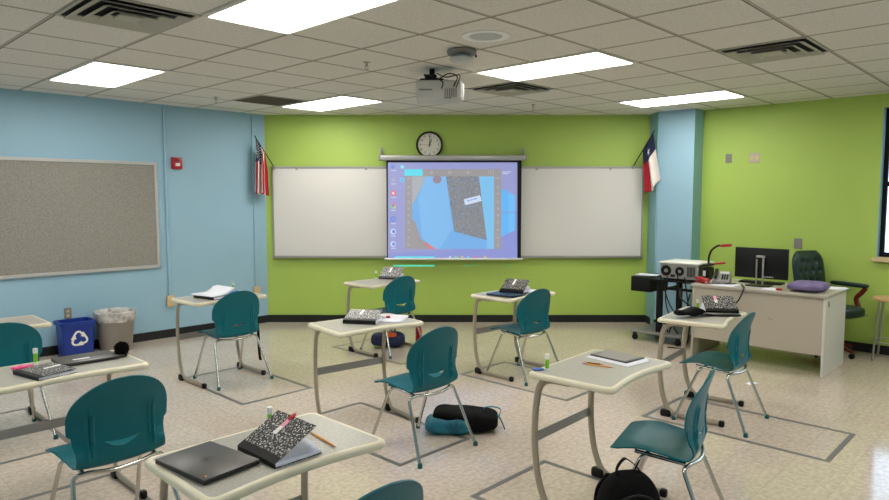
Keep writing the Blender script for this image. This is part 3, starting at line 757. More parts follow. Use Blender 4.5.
# ------------------------------------------------------------------ chair
def make_chair(label):
    t = thing('student_chair', label, 'chair', (0, 0, 0), TH, 'teal plastic student chairs')
    prof = cr_([(0, .238, .420), (0, .222, .436), (0, .16, .446), (0, .07, .443), (0, -.03, .432), (0, -.09, .421), (0, -.134, .423), (0, -.156, .45), (0, -.160, .52), (0, -.160, .60), (0, -.166, .66), (0, -.178, .72), (0, -.194, .78), (0, -.212, .835)], 7)
    cum = [0.]
    for p0, p1 in zip(prof, prof[1:]): cum.append(cum[-1]+(p1-p0).length)
    Ltot = cum[-1]
    def pos(s):
        s = max(0, min(Ltot, s))
        for i in range(len(cum)-1):
            if s <= cum[i+1]+1e-9:
                f = (s-cum[i])/(cum[i+1]-cum[i]); d = (prof[i+1]-prof[i]).normalized(); return prof[i].lerp(prof[i+1], f), d
        return prof[-1], d
    def zs(s): return pos(s)[0]
    def hw(s):
        p_ = zs(s); y, z = p_.y, p_.z
        if y > -.115 and z < .46:         # seat
            w_ = .204 + (.220-.204)*min(1, max(0, (y+.09)/.2))**.8
            e = .238-y
            if e < .05: w_ -= .05*(1-math.sqrt(max(0, 1-((.05-e)/.05)**2)))
            return w_
        pts = [(.41, .204), (.46, .203), (.50, .203), (.555, .209), (.578, .212), (.588, .228), (.61, .230), (.66, .231)]
        if z >= .645:
            u_ = (z-.645)/(.8355-.645); return .231*max(0.0, 1-u_**2.15)**(1/2.05)
        for (z0, w0), (z1, w1) in zip(pts, pts[1:]):
            if z <= z1: return w0+(w1-w0)*max(0, (z-z0)/(z1-z0))
        return .231
    NS = 110; NX = 72
    S_ = []
    for i in range(NS+1):
        u_ = i/NS; S_.append(Ltot*(u_ + .0*u_) if u_ < .8 else Ltot*(.8+.2*math.sin((u_-.8)/.2*PI/2)))
    S_[-1] = Ltot*.9996
    bm = nb_(); rows = []
    for s in S_:
        p_, d = pos(s); n_ = Vector((0, -d.z, d.y))      # up from the seat, forward from the back
        if n_.z < 0 and p_.z < .45: n_ = -n_
        w_ = hw(s); row = []
        back = max(0, min(1, (p_.z-.46)/.08))
        for j in range(NX+1):
            q = -1+2*j/NX; x = w_*q
            f = p_.copy(); f.x = x
            if back > 0: f.y += back*.040*(abs(x)/.23)**2.2*(1-.35*max(0, (p_.z-.72)/.11))
            if p_.z < .5: f.z += .012*(abs(x)/.2)**3*(1-back)*max(0, min(1, (.19-p_.y)/.1)) - .006*(1-(x/.2)**2)*max(0, min(1, (.15-p_.y)/.1))*(1-back)
            # pressed ribs on the back
            env = max(0, min(1, (p_.z-.455)/.03))*max(0, min(1, (.70-p_.z)/.03))
            for xr in (.128, .150): f.y -= env*.010*math.exp(-((abs(x)-xr)/.0055)**2)
            row.append(bm.verts.new(f))
        rows.append(row)
    for A, B in zip(rows, rows[1:]):
        for j in range(NX): bm.faces.new((A[j], A[j+1], B[j+1], B[j]))
    me = mesh_from('seat_shell', bm, 'plastic_teal', True, 60)
    o = bpy.data.objects.new('seat_shell', me); C.objects.link(o)
    md = o.modifiers.new('s', 'SOLIDIFY'); md.thickness = .008; md.offset = 0
    cb = nb_()
    cres = []
    for k in range(13): x = -.080+.160*k/12; cres.append((x, .502+.034*(x/.080)**2))
    for k in range(13): x = .080-.160*k/12; cres.append((x, .5285+.009*(x/.080)**2))
    prism(cb, cres, -.3, .1, mt=Matrix(((1,0,0,0),(0,0,1,0),(0,1,0,0),(0,0,0,1))))
    cut = bpy.data.objects.new('cut', mesh_from('cut', cb, 'plastic_teal', False)); C.objects.link(cut)
    bo = o.modifiers.new('b', 'BOOLEAN'); bo.operation = 'DIFFERENCE'; bo.object = cut; bo.solver = 'EXACT'
    bpy.context.view_layer.update()
    dg = bpy.context.evaluated_depsgraph_get(); me2 = bpy.data.meshes.new_from_object(o.evaluated_get(dg))
    o.modifiers.clear(); o.data = me2; bpy.data.objects.remove(cut); bpy.data.meshes.remove(me)
    for p_ in me2.polygons: p_.use_smooth = True
    me2.set_sharp_from_angle(angle=math.radians(50))
    me2.name = 'seat_shell'; o.parent = t
    r = .0105
    for sx in (-1, 1):
        bm = nb_(); tube(bm, fillet([(sx*.225, .25, .012), (sx*.188, .085, .408), (sx*.14, .06, .421)], .05, 6), r, 10); l_ = obj('leg', bm, 'chrome', t)
        bm = nb_(); lathe(bm, [(0, 0), (.014, 0), (.016, .008), (.013, .03), (0, .032)], 14, (sx*.2265, .252, 0)); obj('glide', bm, 'glide', l_)
        bm = nb_(); tube(bm, fillet([(sx*.258, -.268, .012), (sx*.205, -.112, .393), (sx*.15, -.140, .404)], .045, 6), r, 10); l_ = obj('leg', bm, 'chrome', t)
        bm = nb_(); lathe(bm, [(0, 0), (.014, 0), (.016, .008), (.013, .03), (0, .032)], 14, (sx*.2595, -.27, 0)); obj('glide', bm, 'glide', l_)
        bm = nb_(); tube(bm, [(sx*.165, .12, .424), (sx*.165, .06, .419), (sx*.165, -.118, .404)], r, 10); obj('side_rail', bm, 'chrome', t)
    bm = nb_(); tube(bm, cr_([(-.155, -.138, .404), (-.08, -.158, .398), (0, -.166, .395), (.08, -.158, .398), (.155, -.138, .404)]), r, 10); obj('rear_rail', bm, 'chrome', t)
    bm = nb_(); tube(bm, [(-.15, .06, .421), (.15, .06, .421)], r*.9, 10); obj('front_rail', bm, 'chrome', t)
    return t
chairs = {'A': (1.10, 5.29, -4), 'B': (1.125, 3.345, 2), 'C': (2.935, 5.54, 0), 'D': (2.995, 3.105, 0), 'E': (4.71, 5.315, 0), 'F': (4.905, 3.69, -4), 'G': (3.10, 1.425, 14), 'H': (4.915, 1.865, 3), 'I': (1.20, 1.60, 0)}
chl = {'A': 'teal plastic chair at the left edge in front of the blue recycling bin',
 'B': 'large teal chair in the left foreground seen from behind, nearest whole chair',
 'C': 'teal plastic chair nearest the blue wall with a black strap hanging from it',
 'D': 'teal plastic chair in the middle of the room beside the teal and black bag',
 'E': 'teal plastic chair farthest away, below the projection screen, above a dark backpack',
 'F': 'teal plastic chair right of centre below the right whiteboard',
 'G': 'teal plastic chair seen from the side, above the black backpack at the bottom',
 'H': 'teal plastic chair in front of the teacher desk',
 'I': 'teal chair at the bottom edge with only its backrest top showing'}
first = None
for k, (a, b, r) in chairs.items():
    if first is None: first = make_chair(chl[k]); first.location = G(a, b); first.rotation_euler.z = TH+math.radians(r)
    else: dup(first, chl[k], G(a, b), TH+math.radians(r))
# floor tape
def tape(a0, b0, a1, b1, label):
    bm = nb_(); w_ = .034
    for x0, y0, x1, y1 in ((a0, b0, a1, b0+w_), (a0, b1-w_, a1, b1), (a0, b0+w_, a0+w_, b1-w_), (a1-w_, b0+w_, a1, b1-w_)):
        box(bm, ((x0+x1)/2-(a0+a1)/2, (y0+y1)/2-(b0+b1)/2, .0006), (x1-x0, y1-y0, .0012))
    tag(obj('floor_tape', bm, 'tape', None, False), label, 'floor tape', 'grey tape outlines on the floor', G((a0+a1)/2, (b0+b1)/2), TH)
tape(.72, 4.76, 1.40, 5.93, 'grey tape rectangle on the floor around the desk at the far left edge')
tape(.74, 2.95, 1.42, 4.13, 'grey tape rectangle on the floor around the left foreground desk')
tape(2.605, 4.75, 3.285, 5.885, 'grey tape rectangle on the floor nearest the blue wall')
tape(2.665, 2.94, 3.325, 4.14, 'grey tape rectangle on the floor in the middle, left of the teal and black bag')
tape(4.36, 4.78, 5.05, 5.94, 'grey tape rectangle on the floor nearest the front green wall')
tape(4.50, 2.93, 5.18, 4.13, 'grey tape rectangle on the floor right of centre below the right whiteboard')
tape(2.66, 1.16, 3.37, 2.36, 'grey tape rectangle on the floor around the desk with pencils and tablet')
tape(4.58, 1.04, 5.27, 2.32, 'grey tape rectangle on the floor in front of the teacher desk')

# ------------------------------------------------------------------ small things on desks
def laptop(label, a, b, z, rot, w=.295, d=.208, blue=False, logo=True):
    t = thing('laptop', label, 'laptop', G(a, b, z), TH+math.radians(rot))
    bm = nb_(); box(bm, (0, 0, .006), (w, d, .009), None, .003, 2); obj('base', bm, 'laptop_dark', t)
    bm = nb_(); box(bm, (0, 0, .0148), (w, d, .0072), None, .0025, 2); obj('lid', bm, 'laptop_blue' if blue else 'laptop', t)
    bm = nb_(); tube(bm, [(-w*.4, d/2-.004, .009), (w*.4, d/2-.004, .009)], .006, 8); obj('hinge', bm, 'laptop_dark', t)
    bm = nb_()
    for sx in (-1, 1):
        for sy in (-1, 1): cyl(bm, (sx*w*.4, sy*d*.38, 0), .006, .002, 10)
    obj('foot', bm, 'blackplastic', t)
    if logo:
        bm = nb_(); ringprism(bm, circ(.019, 28), circ(.0165, 28), .0184, .0187); lg = obj('logo', bm, 'laptop_dark', t, False)
        text('hp', .024, 'logo_letters', 'laptop_dark', lg, (0, -.0, .0186), (0, 0, 0), .0002)
        bm = nb_(); cyl(bm, (w*.42, -d*.40, .0184), .004, .0006, 12); obj('chrome_badge', bm, 'yellow', t)
    return t
t = laptop('closed dark grey laptop with a round logo on the nearest desk', 1.012, 2.088, DZ, -83, .288, .214)
t = laptop('closed thin laptop with a white sticker on the left edge desk', 1.225, 3.955, DZ, -2, logo=False)
bm = nb_(); box(bm, (-.03, -.03, .0187), (.085, .022, .0005)); obj('sticker', bm, 'label', t, False)
laptop('closed dark blue laptop under the raised notebook below the right whiteboard', 4.77, 3.79, DZ, -85, blue=True, logo=False)
laptop('closed black laptop under the notebook on the desk beside the teacher desk', 5.13, 1.985, DZ, -52, logo=False, blue=False)
def notebook(label, a, b, z, rot, tilt, pages=.010, pink=False, fan=True):
    """x from the spine to the open edge, y along the spine"""
    t = thing('composition_notebook', label, 'notebook', G(a, b, z), TH+math.radians(rot), 'marbled composition notebooks')
    W, H = .19, .245
    bm = nb_(); box(bm, (W/2, 0, .001), (W, H, .002)); obj('back_cover', bm, 'marble', t, False)
    bm = nb_(); box(bm, (W/2, 0, .002+pages/2), (W-.006, H-.006, pages), None, .001, 1)
    if fan and tilt > 5:
        for k in range(1, 5):
            an = tilt*.55*(k/5)**1.3; ca, sa = math.cos(math.radians(an)), math.sin(math.radians(an)); l_ = W-.008-.004*k
            box(bm, (l_/2*ca, 0, .002+pages+l_/2*sa), (l_, H-.008, .0009), R('Y', -an))
    obj('pages', bm, 'pages', t, False)
    c0 = thing_pivot = Matrix.Translation((0, 0, .003+pages)) @ Matrix.Rotation(-math.radians(tilt), 4, 'Y')
    def tf(bm): bmesh.ops.transform(bm, matrix=c0, verts=bm.verts[:])
    bm = nb_(); box(bm, (W/2, 0, .001), (W, H, .0018)); tf(bm); fc = obj('front_cover', bm, 'marble', t, False, label='black and white marbled cover')
    bm = nb_(); box(bm, (.014, 0, .0022), (.03, H+.0006, .0012)); tf(bm)
    box(bm, (.0, 0, .0015+pages/2), (.004, H, pages+.004)); obj('spine_tape', bm, 'blackplastic', t, False)
    bm = nb_(); box(bm, (.142, 0.022, .0022), (.085, .022, .0006)); tf(bm); lb = obj('name_label', bm, 'label', fc, False, label='white name label')
    if pink:
        bm = nb_(); box(bm, (.158, .022, .0026), (.045, .020, .0006)); tf(bm); obj('label_band', bm, 'palepink', lb, False)
    return t
t = notebook('marbled notebook with raised cover and pink label on the nearest desk', 1.15, 2.01, DZ, 0, 28, .012, True)
bm = nb_(); superblob(bm, (0, 0, 0), (.018, .011, .004), .7, .8, 14, 8); tag(obj('eraser', bm, 'red'), 'small red eraser lying on the raised notebook cover', 'eraser', None, G(1.312, 2.03, DZ+.1065), (0, -math.radians(28), TH))
t = notebook('marbled notebook beside the pink clip on the left edge desk', .89, 3.78, DZ, 12, 2, .012, False, False)
notebook('thick marbled notebook with raised cover on the middle desk', 2.945, 3.675, DZ, 33, 14, .024, False)
notebook('marbled notebook with raised cover on the desk nearest the front wall', 4.83, 5.50, DZ, 25, 34, .010)
notebook('marbled notebook with raised cover on the blue laptop', 4.865, 3.80, DZ+.0186, 14, 30, .008)
notebook('marbled notebook with pink label on the black laptop beside the teacher desk', 5.12, 1.94, DZ+.0186, 36, 30, .010, True)
def glue(label, a, b, z=DZ):
    t = thing('glue_stick', label, 'glue stick', G(a, b, z), TH, 'green glue sticks standing on desks')
    bm = nb_(); cyl(bm, (0, 0, 0), .0115, .012, 18, bev=.001); obj('base_knob', bm, 'white_pl', t)
    bm = nb_(); cyl(bm, (0, 0, .012), .0105, .048, 18); obj('tube_body', bm, 'green_pl', t)
    bm = nb_(); cyl(bm, (0, 0, .060), .0118, .028, 18, bev=.002); obj('cap', bm, 'white_pl', t)
    return t
g0 = glue('green glue stick behind the raised notebook on the nearest desk', 1.345, 2.238)
for lb, a, b in (('green glue stick beside the pink clip on the left edge desk', 1.005, 4.05), ('green glue stick on the desk nearest the blue wall', 3.15, 5.86),
                 ('green glue stick on the desk nearest the front wall', 4.77, 5.645), ('green glue stick at the left corner of the desk with pencils', 2.825, 1.965),
                 ('green glue stick on the desk beside the teacher desk', 5.21, 2.17)): dup(g0, lb, G(a, b, DZ), TH)
def pencil(label, a0, b0, a1, b1, z=DZ, col='yellow'):
    p0, p1 = G(a0, b0, z+.004), G(a1, b1, z+.004); t = thing('pencil', label, 'pencil', p0, 0, 'pencils on desks'); d = (p1-p0); L_ = d.length
    t.rotation_euler = (0, 0, math.atan2(d.y, d.x))
    Ry = R('Y', 90)
    bm = nb_(); cyl(bm, (.022, 0, 0), .0038, L_-.045, 6, rot=Ry); obj('shaft', bm, col, t, False)
    bm = nb_(); lathe(bm, [(.0038, 0), (.0008, .02), (0, .023)], 8, (L_-.023, 0, 0), rot=Ry); obj('tip', bm, 'wood', t)
    bm = nb_(); cyl(bm, (.009, 0, 0), .004, .013, 12, rot=Ry); obj('ferrule', bm, 'steel', t)
    bm = nb_(); cyl(bm, (0, 0, 0), .0036, .009, 12, rot=Ry); obj('eraser_end', bm, 'palepink', t)
pencil('yellow pencil beside the raised notebook on the nearest desk', 1.428, 2.085, 1.403, 1.885)
pencil('orange pencil lying in front of the grey tablet', 3.075, 1.905, 3.10, 1.73)
pencil('dark pencil lying between the tablet and the orange pencil', 3.092, 1.915, 3.125, 1.80, col='mahogany')
bm = nb_(); superblob(bm, (0, 0, .004), (.03, .018, .004), .4, .5, 18, 8); tag(obj('eraser', bm, 'eraser_blue'), 'flat blue eraser beside the glue stick at the desk corner', 'eraser', None, G(2.80, 2.005, DZ), TH-.6)
# tablet on sheet, desk G
t = thing('paper_sheet', 'white sheets under the grey tablet on the desk with pencils', 'paper', G(3.30, 1.82, DZ), TH+math.radians(-8))
bm = nb_(); box(bm, (0, 0, .001), (.205, .285, .002)); obj('sheet', bm, 'paper', t, False); bm = nb_(); box(bm, (.02, .01, .0028), (.2, .28, .0012), R('Z', 5)); obj('sheet', bm, 'paper', t, False)
t = thing('tablet', 'dark grey tablet lying on white paper on the desk with pencils', 'tablet', G(3.33, 1.84, DZ+.0036), TH+math.radians(-6))
bm = nb_(); box(bm, (0, 0, .004), (.175, .245, .008), None, .003, 2); obj('case', bm, 'laptop', t); bm = nb_(); box(bm, (0, 0, .0083), (.15, .21, .0008)); obj('screen', bm, 'grey_pl', t, False)
# desk B extras
bm = nb_()
for k in range(4): superblob(bm, (.03*math.cos(k*1.7), .018*math.sin(k*1.7), .007), (.028, .012, .007), .7, .8, 14, 8, rot=R('Z', k*55))
tag(obj('hair_clip', bm, 'pink'), 'pink plastic clip lying behind the notebook on the left edge desk', 'clip', None, G(.925, 4.0, DZ), TH)
t = thing('fluffy_keychain', 'fluffy black puff with strap on the right end of the left edge desk', 'keychain', G(1.412, 3.94, DZ), TH)
bm = nb_(); rs = random.Random(5)
superblob(bm, (0, 0, .036), (.03, .035, .032), 1, 1, 16, 10)
for k in range(420):
    th, ph = rs.uniform(0, 2*PI), math.acos(rs.uniform(-.75, 1)); d = Vector((math.sin(ph)*math.cos(th), math.sin(ph)*math.sin(th), math.cos(ph)))
    p0 = Vector((0, 0, .036))+Vector((d.x*.028, d.y*.033, d.z*.03)); p1 = p0+(d+Vector((rs.uniform(-.5, .5), rs.uniform(-.5, .5), rs.uniform(-.5, .2))))*.012
    p1.z = max(p1.z, .003); sweep(bm, [p0, (p0+p1)/2+Vector((0, 0, .002)), p1], circ(.003, 4), None, 0, [1, .9, .4])
obj('puff', bm, 'blackcloth', t)
bm = nb_(); tube(bm, cr_([(0, -.02, .01), (.01, -.05, .006), (-.02, -.075, .005), (-.07, -.06, .006)]), .004, 8); obj('strap', bm, 'blackcloth', t)
# desk C papers and dark tablet
t = thing('binder', 'black binder lying under papers on the desk nearest the blue wall', 'binder', G(2.84, 5.63, DZ), TH+math.radians(10))
bm = nb_(); box(bm, (0, 0, .014), (.24, .28, .026), None, .004, 2); obj('cover', bm, 'blackplastic', t); bm = nb_(); box(bm, (.004, -.0, .014), (.228, .284, .018)); obj('pages', bm, 'pages', t, False)
def paperpile(label, a, b, z, rot, n=3, w=.216, h=.279, tilt=0):
    t = thing('paper_stack', label, 'paper', G(a, b, z), TH+math.radians(rot))
    rs = random.Random(int(a*100)+n)
    for k in range(n):
        bm = nb_(); gvs = []
        for i in range(7):
            gvs.append([bm.verts.new(((i/6-.5)*w, (j/6-.5)*h, .001+.0016*k+tilt*max(0, (i/6-.45))**2*.3)) for j in range(7)])
        for i in range(6):
            for j in range(6): bm.faces.new((gvs[i][j], gvs[i+1][j], gvs[i+1][j+1], gvs[i][j+1]))
        o = obj('sheet', bm, 'paper', t); o.rotation_euler.z = rs.uniform(-.15, .15); o.location = (rs.uniform(-.012, .012), rs.uniform(-.012, .012), 0)
        md = o.modifiers.new('s', 'SOLIDIFY'); md.thickness = .0008; md.offset = 1
    return t
paperpile('white papers lying on the black binder', 2.84, 5.66, DZ+.0275, 12, 3, .26, .29, .6)
paperpile('white papers on the right half of the middle desk', 3.205, 3.68, DZ, 25, 3, .20, .27, .15)
paperpile('white papers beside the blue laptop below the right whiteboard', 5.13, 3.80, DZ, 8, 3)
bm = nb_(); box(bm, (0, 0, .003), (.2, .14, .006), None, .002, 1); tag(obj('folder', bm, 'eraser_blue'), 'thin blue folder on the desk nearest the blue wall', 'folder', None, G(3.10, 5.80, DZ), TH)
# highlighter on desk D
t = thing('highlighter', 'green highlighter with a red cap on the papers of the middle desk', 'highlighter', G(3.20, 3.72, DZ+.0145), TH-.9)
bm = nb_(); cyl(bm, (-.055, 0, 0), .008, .06, 14, rot=R('Y', 90)); obj('barrel', bm, 'green_pl', t); bm = nb_(); cyl(bm, (.007, 0, 0), .0075, .025, 14, rot=R('Y', 90)); obj('body', bm, 'white_pl', t)
bm = nb_(); cyl(bm, (.032, 0, 0), .0085, .03, 14, rot=R('Y', 90), bev=.001); obj('cap', bm, 'red', t)
# desk H pouch
t = thing('zip_pouch', 'crumpled black pouch with a cord on the desk beside the teacher desk', 'pouch', G(4.87, 2.09, DZ), TH+math.radians(-35))
bm = nb_(); rs = random.Random(2)
superblob(bm, (0, 0, .038), (.13, .055, .028), .8, .7, 30, 12, fn=lambda p_: Vector((p_.x, p_.y+.02*math.sin(p_.x*22), p_.z*(1+.35*math.sin(p_.x*30)))))
obj('pouch_body', bm, 'blackcloth', t); bm = nb_(); tube(bm, cr_([(.13, 0, .02), (.19, -.03, .012), (.21, -.0, .006), (.17, .03, .006)]), .005, 8); obj('cord', bm, 'blackplastic', t)
bm = nb_(); tube(bm, cr_([(-.13, .0, .04), (-.05, -.02, .058), (.05, .02, .062), (.12, 0, .04)]), .004, 6); obj('zip', bm, 'blackplastic', t)
bm = nb_(); box(bm, (0, 0, .003), (.10, .075, .005), None, .001, 1); tag(obj('sticky_notes', bm, 'yellow'), 'yellow pad beside the black pouch', 'sticky notes', None, G(5.10, 2.19, DZ), TH+.4)
# hanging black strap on chair C
bm = nb_(); c0 = G(chairs['C'][0]+.215, chairs['C'][1]-.10)
sweep(bm, cr_([c0+Vector((0, 0, .56)), c0+Vector((.012, -.01, .50)), c0+Vector((.018, -.012, .40)), c0+Vector((.024, -.02, .28)), c0+Vector((.032, -.03, .2)), c0+Vector((.04, -.03, .16))]), [(.012, .002), (-.012, .002), (-.012, -.002), (.012, -.002)], (1, 0, 0))
tag(obj('strap', bm, 'blackcloth'), 'black strap hanging down from the chair nearest the blue wall', 'strap')

# ------------------------------------------------------------------ bags
def bagfn(p_):
    return Vector((p_.x, p_.y*(1-.12*(p_.z > 0)), p_.z*(1+.08*math.sin(p_.x*18)+.06*math.sin(p_.y*25))))
t = thing('backpack', 'teal and black backpack lying on the floor beside the middle chair', 'backpack', (.13, 4.64, 0), math.radians(-4))
bm = nb_(); superblob(bm, (.02, 0, .073), (.235, .135, .073), .48, .48, 40, 18, fn=lambda p_: Vector((p_.x, p_.y, p_.z*(1-.18*(p_.x/.235))*(1+.05*math.sin(p_.x*30+p_.y*9))))); obj('main_body', bm, 'blackcloth', t)
bm = nb_(); superblob(bm, (-.10, -.055, .056), (.165, .118, .054), .5, .5, 36, 16, fn=lambda p_: Vector((p_.x, p_.y, p_.z*(1+.10*math.sin(p_.x*40+p_.y*20)) - .10*max(0, -p_.x-.05)*(p_.z > 0)))); obj('front_pocket', bm, 'tealcloth', t, label='teal front pocket')
bm = nb_(); tube(bm, cr_([(-.22, -.05, .05), (-.15, -.14, .085), (-.05, -.165, .075), (.04, -.15, .055)]), .006, 8); obj('zip', bm, 'blackplastic', t)
bm = nb_(); sweep(bm, cr_([(.15, -.01, .125), (.16, -.02, .165), (.22, -.02, .172), (.27, -.02, .155), (.262, -.02, .10)]), [(.011, .002), (-.011, .002), (-.011, -.002), (.011, -.002)], (0, 1, 0)); obj('handle', bm, 'tealcloth', t)
bm = nb_(); sweep(bm, cr_([(.25, -.04, .12), (.275, -.06, .09), (.295, -.08, .05), (.30, -.09, .035)]), [(.014, .003), (-.014, .003), (-.014, -.003), (.014, -.003)], (0, 1, 0)); obj('shoulder_strap', bm, 'tealcloth', t)

t = thing('backpack', 'black backpack standing at the bottom edge beside the side-on chair', 'backpack', (.845, 2.93, 0), math.radians(8))
bm = nb_(); superblob(bm, (0, 0, .205), (.15, .085, .205), .55, .6, 40, 22, fn=lambda p_: Vector((p_.x*(1-.30*max(0, p_.z/.205)**2), p_.y*(1-.3*max(0, p_.z/.205)), p_.z))); obj('main_body', bm, 'blackcloth', t)
bm = nb_(); superblob(bm, (0, -.07, .13), (.115, .05, .12), .5, .6, 30, 16); obj('front_pocket', bm, 'blackcloth', t)
bm = nb_(); sweep(bm, cr_([(-.065, -.01, .40), (-.062, -.015, .44), (-.035, -.02, .478), (-.01, -.02, .47), (.03, -.015, .435), (.055, -.01, .395)]), [(.010, .002), (-.010, .002), (-.010, -.002), (.010, -.002)], (0, 1, 0)); obj('handle', bm, 'blackcloth', t)
bm = nb_(); tube(bm, cr_([(-.10, -.07, .24), (-.09, -.085, .30), (0, -.09, .335), (.09, -.085, .30), (.10, -.07, .24)]), .005, 8); obj('zip', bm, 'blackplastic', t)
bm = nb_(); box(bm, (-.03, -.117, .205), (.04, .006, .03), None, .003, 1); obj('patch', bm, 'wood', t, label='small pale patch')
for sx in (-1, 1):
    bm = nb_(); sweep(bm, cr_([(sx*.06, .07, .37), (sx*.09, .115, .28), (sx*.1, .12, .15), (sx*.11, .08, .05)]), [(.022, .005), (-.022, .005), (-.022, -.005), (.022, -.005)], (1, 0, 0)); obj('shoulder_strap', bm, 'blackcloth', t)

gx = G(4.80, 5.48)
t = thing('backpack', 'dark navy backpack with an orange patch under the farthest chair', 'backpack', (gx.x, gx.y, 0), 0)
bm = nb_(); superblob(bm, (0, 0, .085), (.19, .11, .078), .6, .6, 30, 14, fn=bagfn); obj('main_body', bm, 'navy', t)
bm = nb_(); superblob(bm, (.06, -.06, .09), (.08, .06, .055), .6, .6, 20, 10); obj('side_pocket', bm, 'navy', t)
bm = nb_(); superblob(bm, (.03, -.07, .15), (.07, .05, .022), .6, .6, 20, 10); obj('flap', bm, 'orange', t, label='orange flap')
t = thing('water_bottle', 'red bottle standing on the floor beside the farthest chair', 'bottle', G(5.215, 5.42), TH)
bm = nb_(); lathe(bm, [(0, 0), (.032, 0), (.036, .006), (.036, .15), (.03, .17), (.02, .178), (0, .178)], 22); obj('bottle_body', bm, 'red', t)
bm = nb_(); lathe(bm, [(.021, .177), (.022, .205), (.016, .21), (0, .21)], 18); obj('cap', bm, 'blackplastic', t)

# ------------------------------------------------------------------ teacher area
t = thing('teacher_desk', 'large putty metal teacher desk with a white side panel', 'desk', G(0, 0, 0), TH)
da0, da1, db0, db1, dz = 6.74, 7.47, 1.62, 2.87, .765
bm = nb_(); box(bm, ((da0+da1)/2-.005, (db0+db1)/2, dz-.014), (da1-da0+.04, db1-db0+.03, .028), None, .006, 2); obj('worktop', bm, 'desk_top', t)
bm = nb_(); box(bm, ((da0+da1)/2, db0+.012, (dz-.028)/2), (da1-da0, .024, dz-.028), None, .003, 1); sp_ = obj('side_panel', bm, 'desk_side', t, label='white side panel')
bm = nb_(); cyl(bm, (da0+.09, db0, .69), .012, .006, 16, rot=R('X', 90)); box(bm, (da0+.09, db0-.004, .665), (.014, .008, .03)); obj('lock', bm, 'steel', sp_)
bm = nb_(); box(bm, ((da0+da1)/2, db1-.012, (dz-.028)/2), (da1-da0, .024, dz-.028), None, .003, 1); obj('side_panel', bm, 'desk_putty', t)
bm = nb_(); box(bm, (da0+.012, (db0+db1)/2, (.20+dz-.028)/2), (.018, db1-db0-.05, dz-.228), None, .002, 1); box(bm, (da0+.004, (db0+db1)/2, dz-.055), (.012, db1-db0-.05, .012)); obj('modesty_panel', bm, 'desk_putty', t)
bm = nb_(); box(bm, (da0+.003, db0+.48, .49), (.004, .05, .006), R('X', 20)); obj('scratch_mark', bm, 'grey_pl', t, False)
bm = nb_(); box(bm, (7.25, db0+.24, .50), (.40, .40, .46), None, .004, 1); pd = obj('pedestal', bm, 'desk_putty', t)
for zz in (.36, .52, .66):
    bm = nb_(); box(bm, (7.456, db0+.24, zz), (.012, .37, .13), None, .003, 1); dr = obj('drawer', bm, 'desk_putty', t)
    bm = nb_(); box(bm, (7.467, db0+.24, zz+.03), (.014, .10, .012), None, .002, 1); obj('handle', bm, 'steel', dr)
# computer monitor
TZ = dz
t = thing('monitor', 'black computer monitor on the teacher desk seen from behind', 'monitor', G(7.03, 2.30, TZ), TH)
bm = nb_(); box(bm, (.03, 0, .23), (.03, .515, .31), None, .006, 2); obj('housing', bm, 'blackplastic', t)
bm = nb_(); box(bm, (.046, 0, .232), (.002, .49, .28)); obj('screen', bm, 'lens', t, False)
bm = nb_(); box(bm, (-.02, -.035, .155), (.014, .018, .30), None, .003, 1); box(bm, (-.02, .028, .14), (.012, .014, .27), None, .003, 1); box(bm, (.0, -.004, .30), (.05, .08, .02), None, .003, 1); obj('stand_post', bm, 'steel', t)
bm = nb_(); box(bm, (-.01, 0, .006), (.18, .22, .012), None, .004, 1); obj('stand_base', bm, 'blackplastic', t)
bm = nb_()
for k, hh in enumerate((.012, .009, .012, .008, .012, .009, .009)): box(bm, (.0145, -.04-k*.013, .095), (.001, .007, hh))
obj('badge', bm, 'label', t, False, label='small white lettering')
t = thing('keyboard', 'dark keyboard behind the monitor on the teacher desk', 'keyboard', G(7.27, 2.36, TZ), TH)
bm = nb_(); box(bm, (0, 0, .008), (.14, .42, .014), None, .003, 1); obj('case', bm, 'blackplastic', t)
bm = nb_()
for i in range(5):
    for j in range(18): box(bm, (-.052+i*.026, -.19+j*.0224, .017), (.018, .017, .006))
obj('keys', bm, 'laptop_dark', t, False)
paperpile('white papers in front of the monitor on the teacher desk', 6.88, 2.56, TZ, 80, 3)
paperpile('white papers left of the purple case on the teacher desk', 6.84, 2.12, TZ, 95, 2, .15, .2)
paperpile('white papers at the white panel end of the teacher desk', 7.34, 1.74, TZ, 5, 3)
t = thing('pencil_case', 'soft purple padded case on the right end of the teacher desk', 'case', G(6.98, 1.835, TZ), TH+math.radians(0))
bm = nb_(); superblob(bm, (0, 0, .047), (.20, .155, .041), .6, .35, 36, 14, fn=lambda p_: Vector((p_.x, p_.y, p_.z*(1+.12*math.sin(p_.x*14+1))))); obj('case_body', bm, 'purple', t)
bm = nb_(); tube(bm, [(-.198, -.11, .046), (-.204, 0, .046), (-.198, .11, .046)], .003, 6); obj('zip', bm, 'purple', t)
bm = nb_(); lathe(bm, [(.012, 0), (.028, 0), (.028, .02), (.012, .02), (.012, 0)], 20); tag(obj('tape_roll', bm, 'red'), 'small red tape roll left of the purple case', 'tape', None, G(6.80, 2.045, TZ), 0)
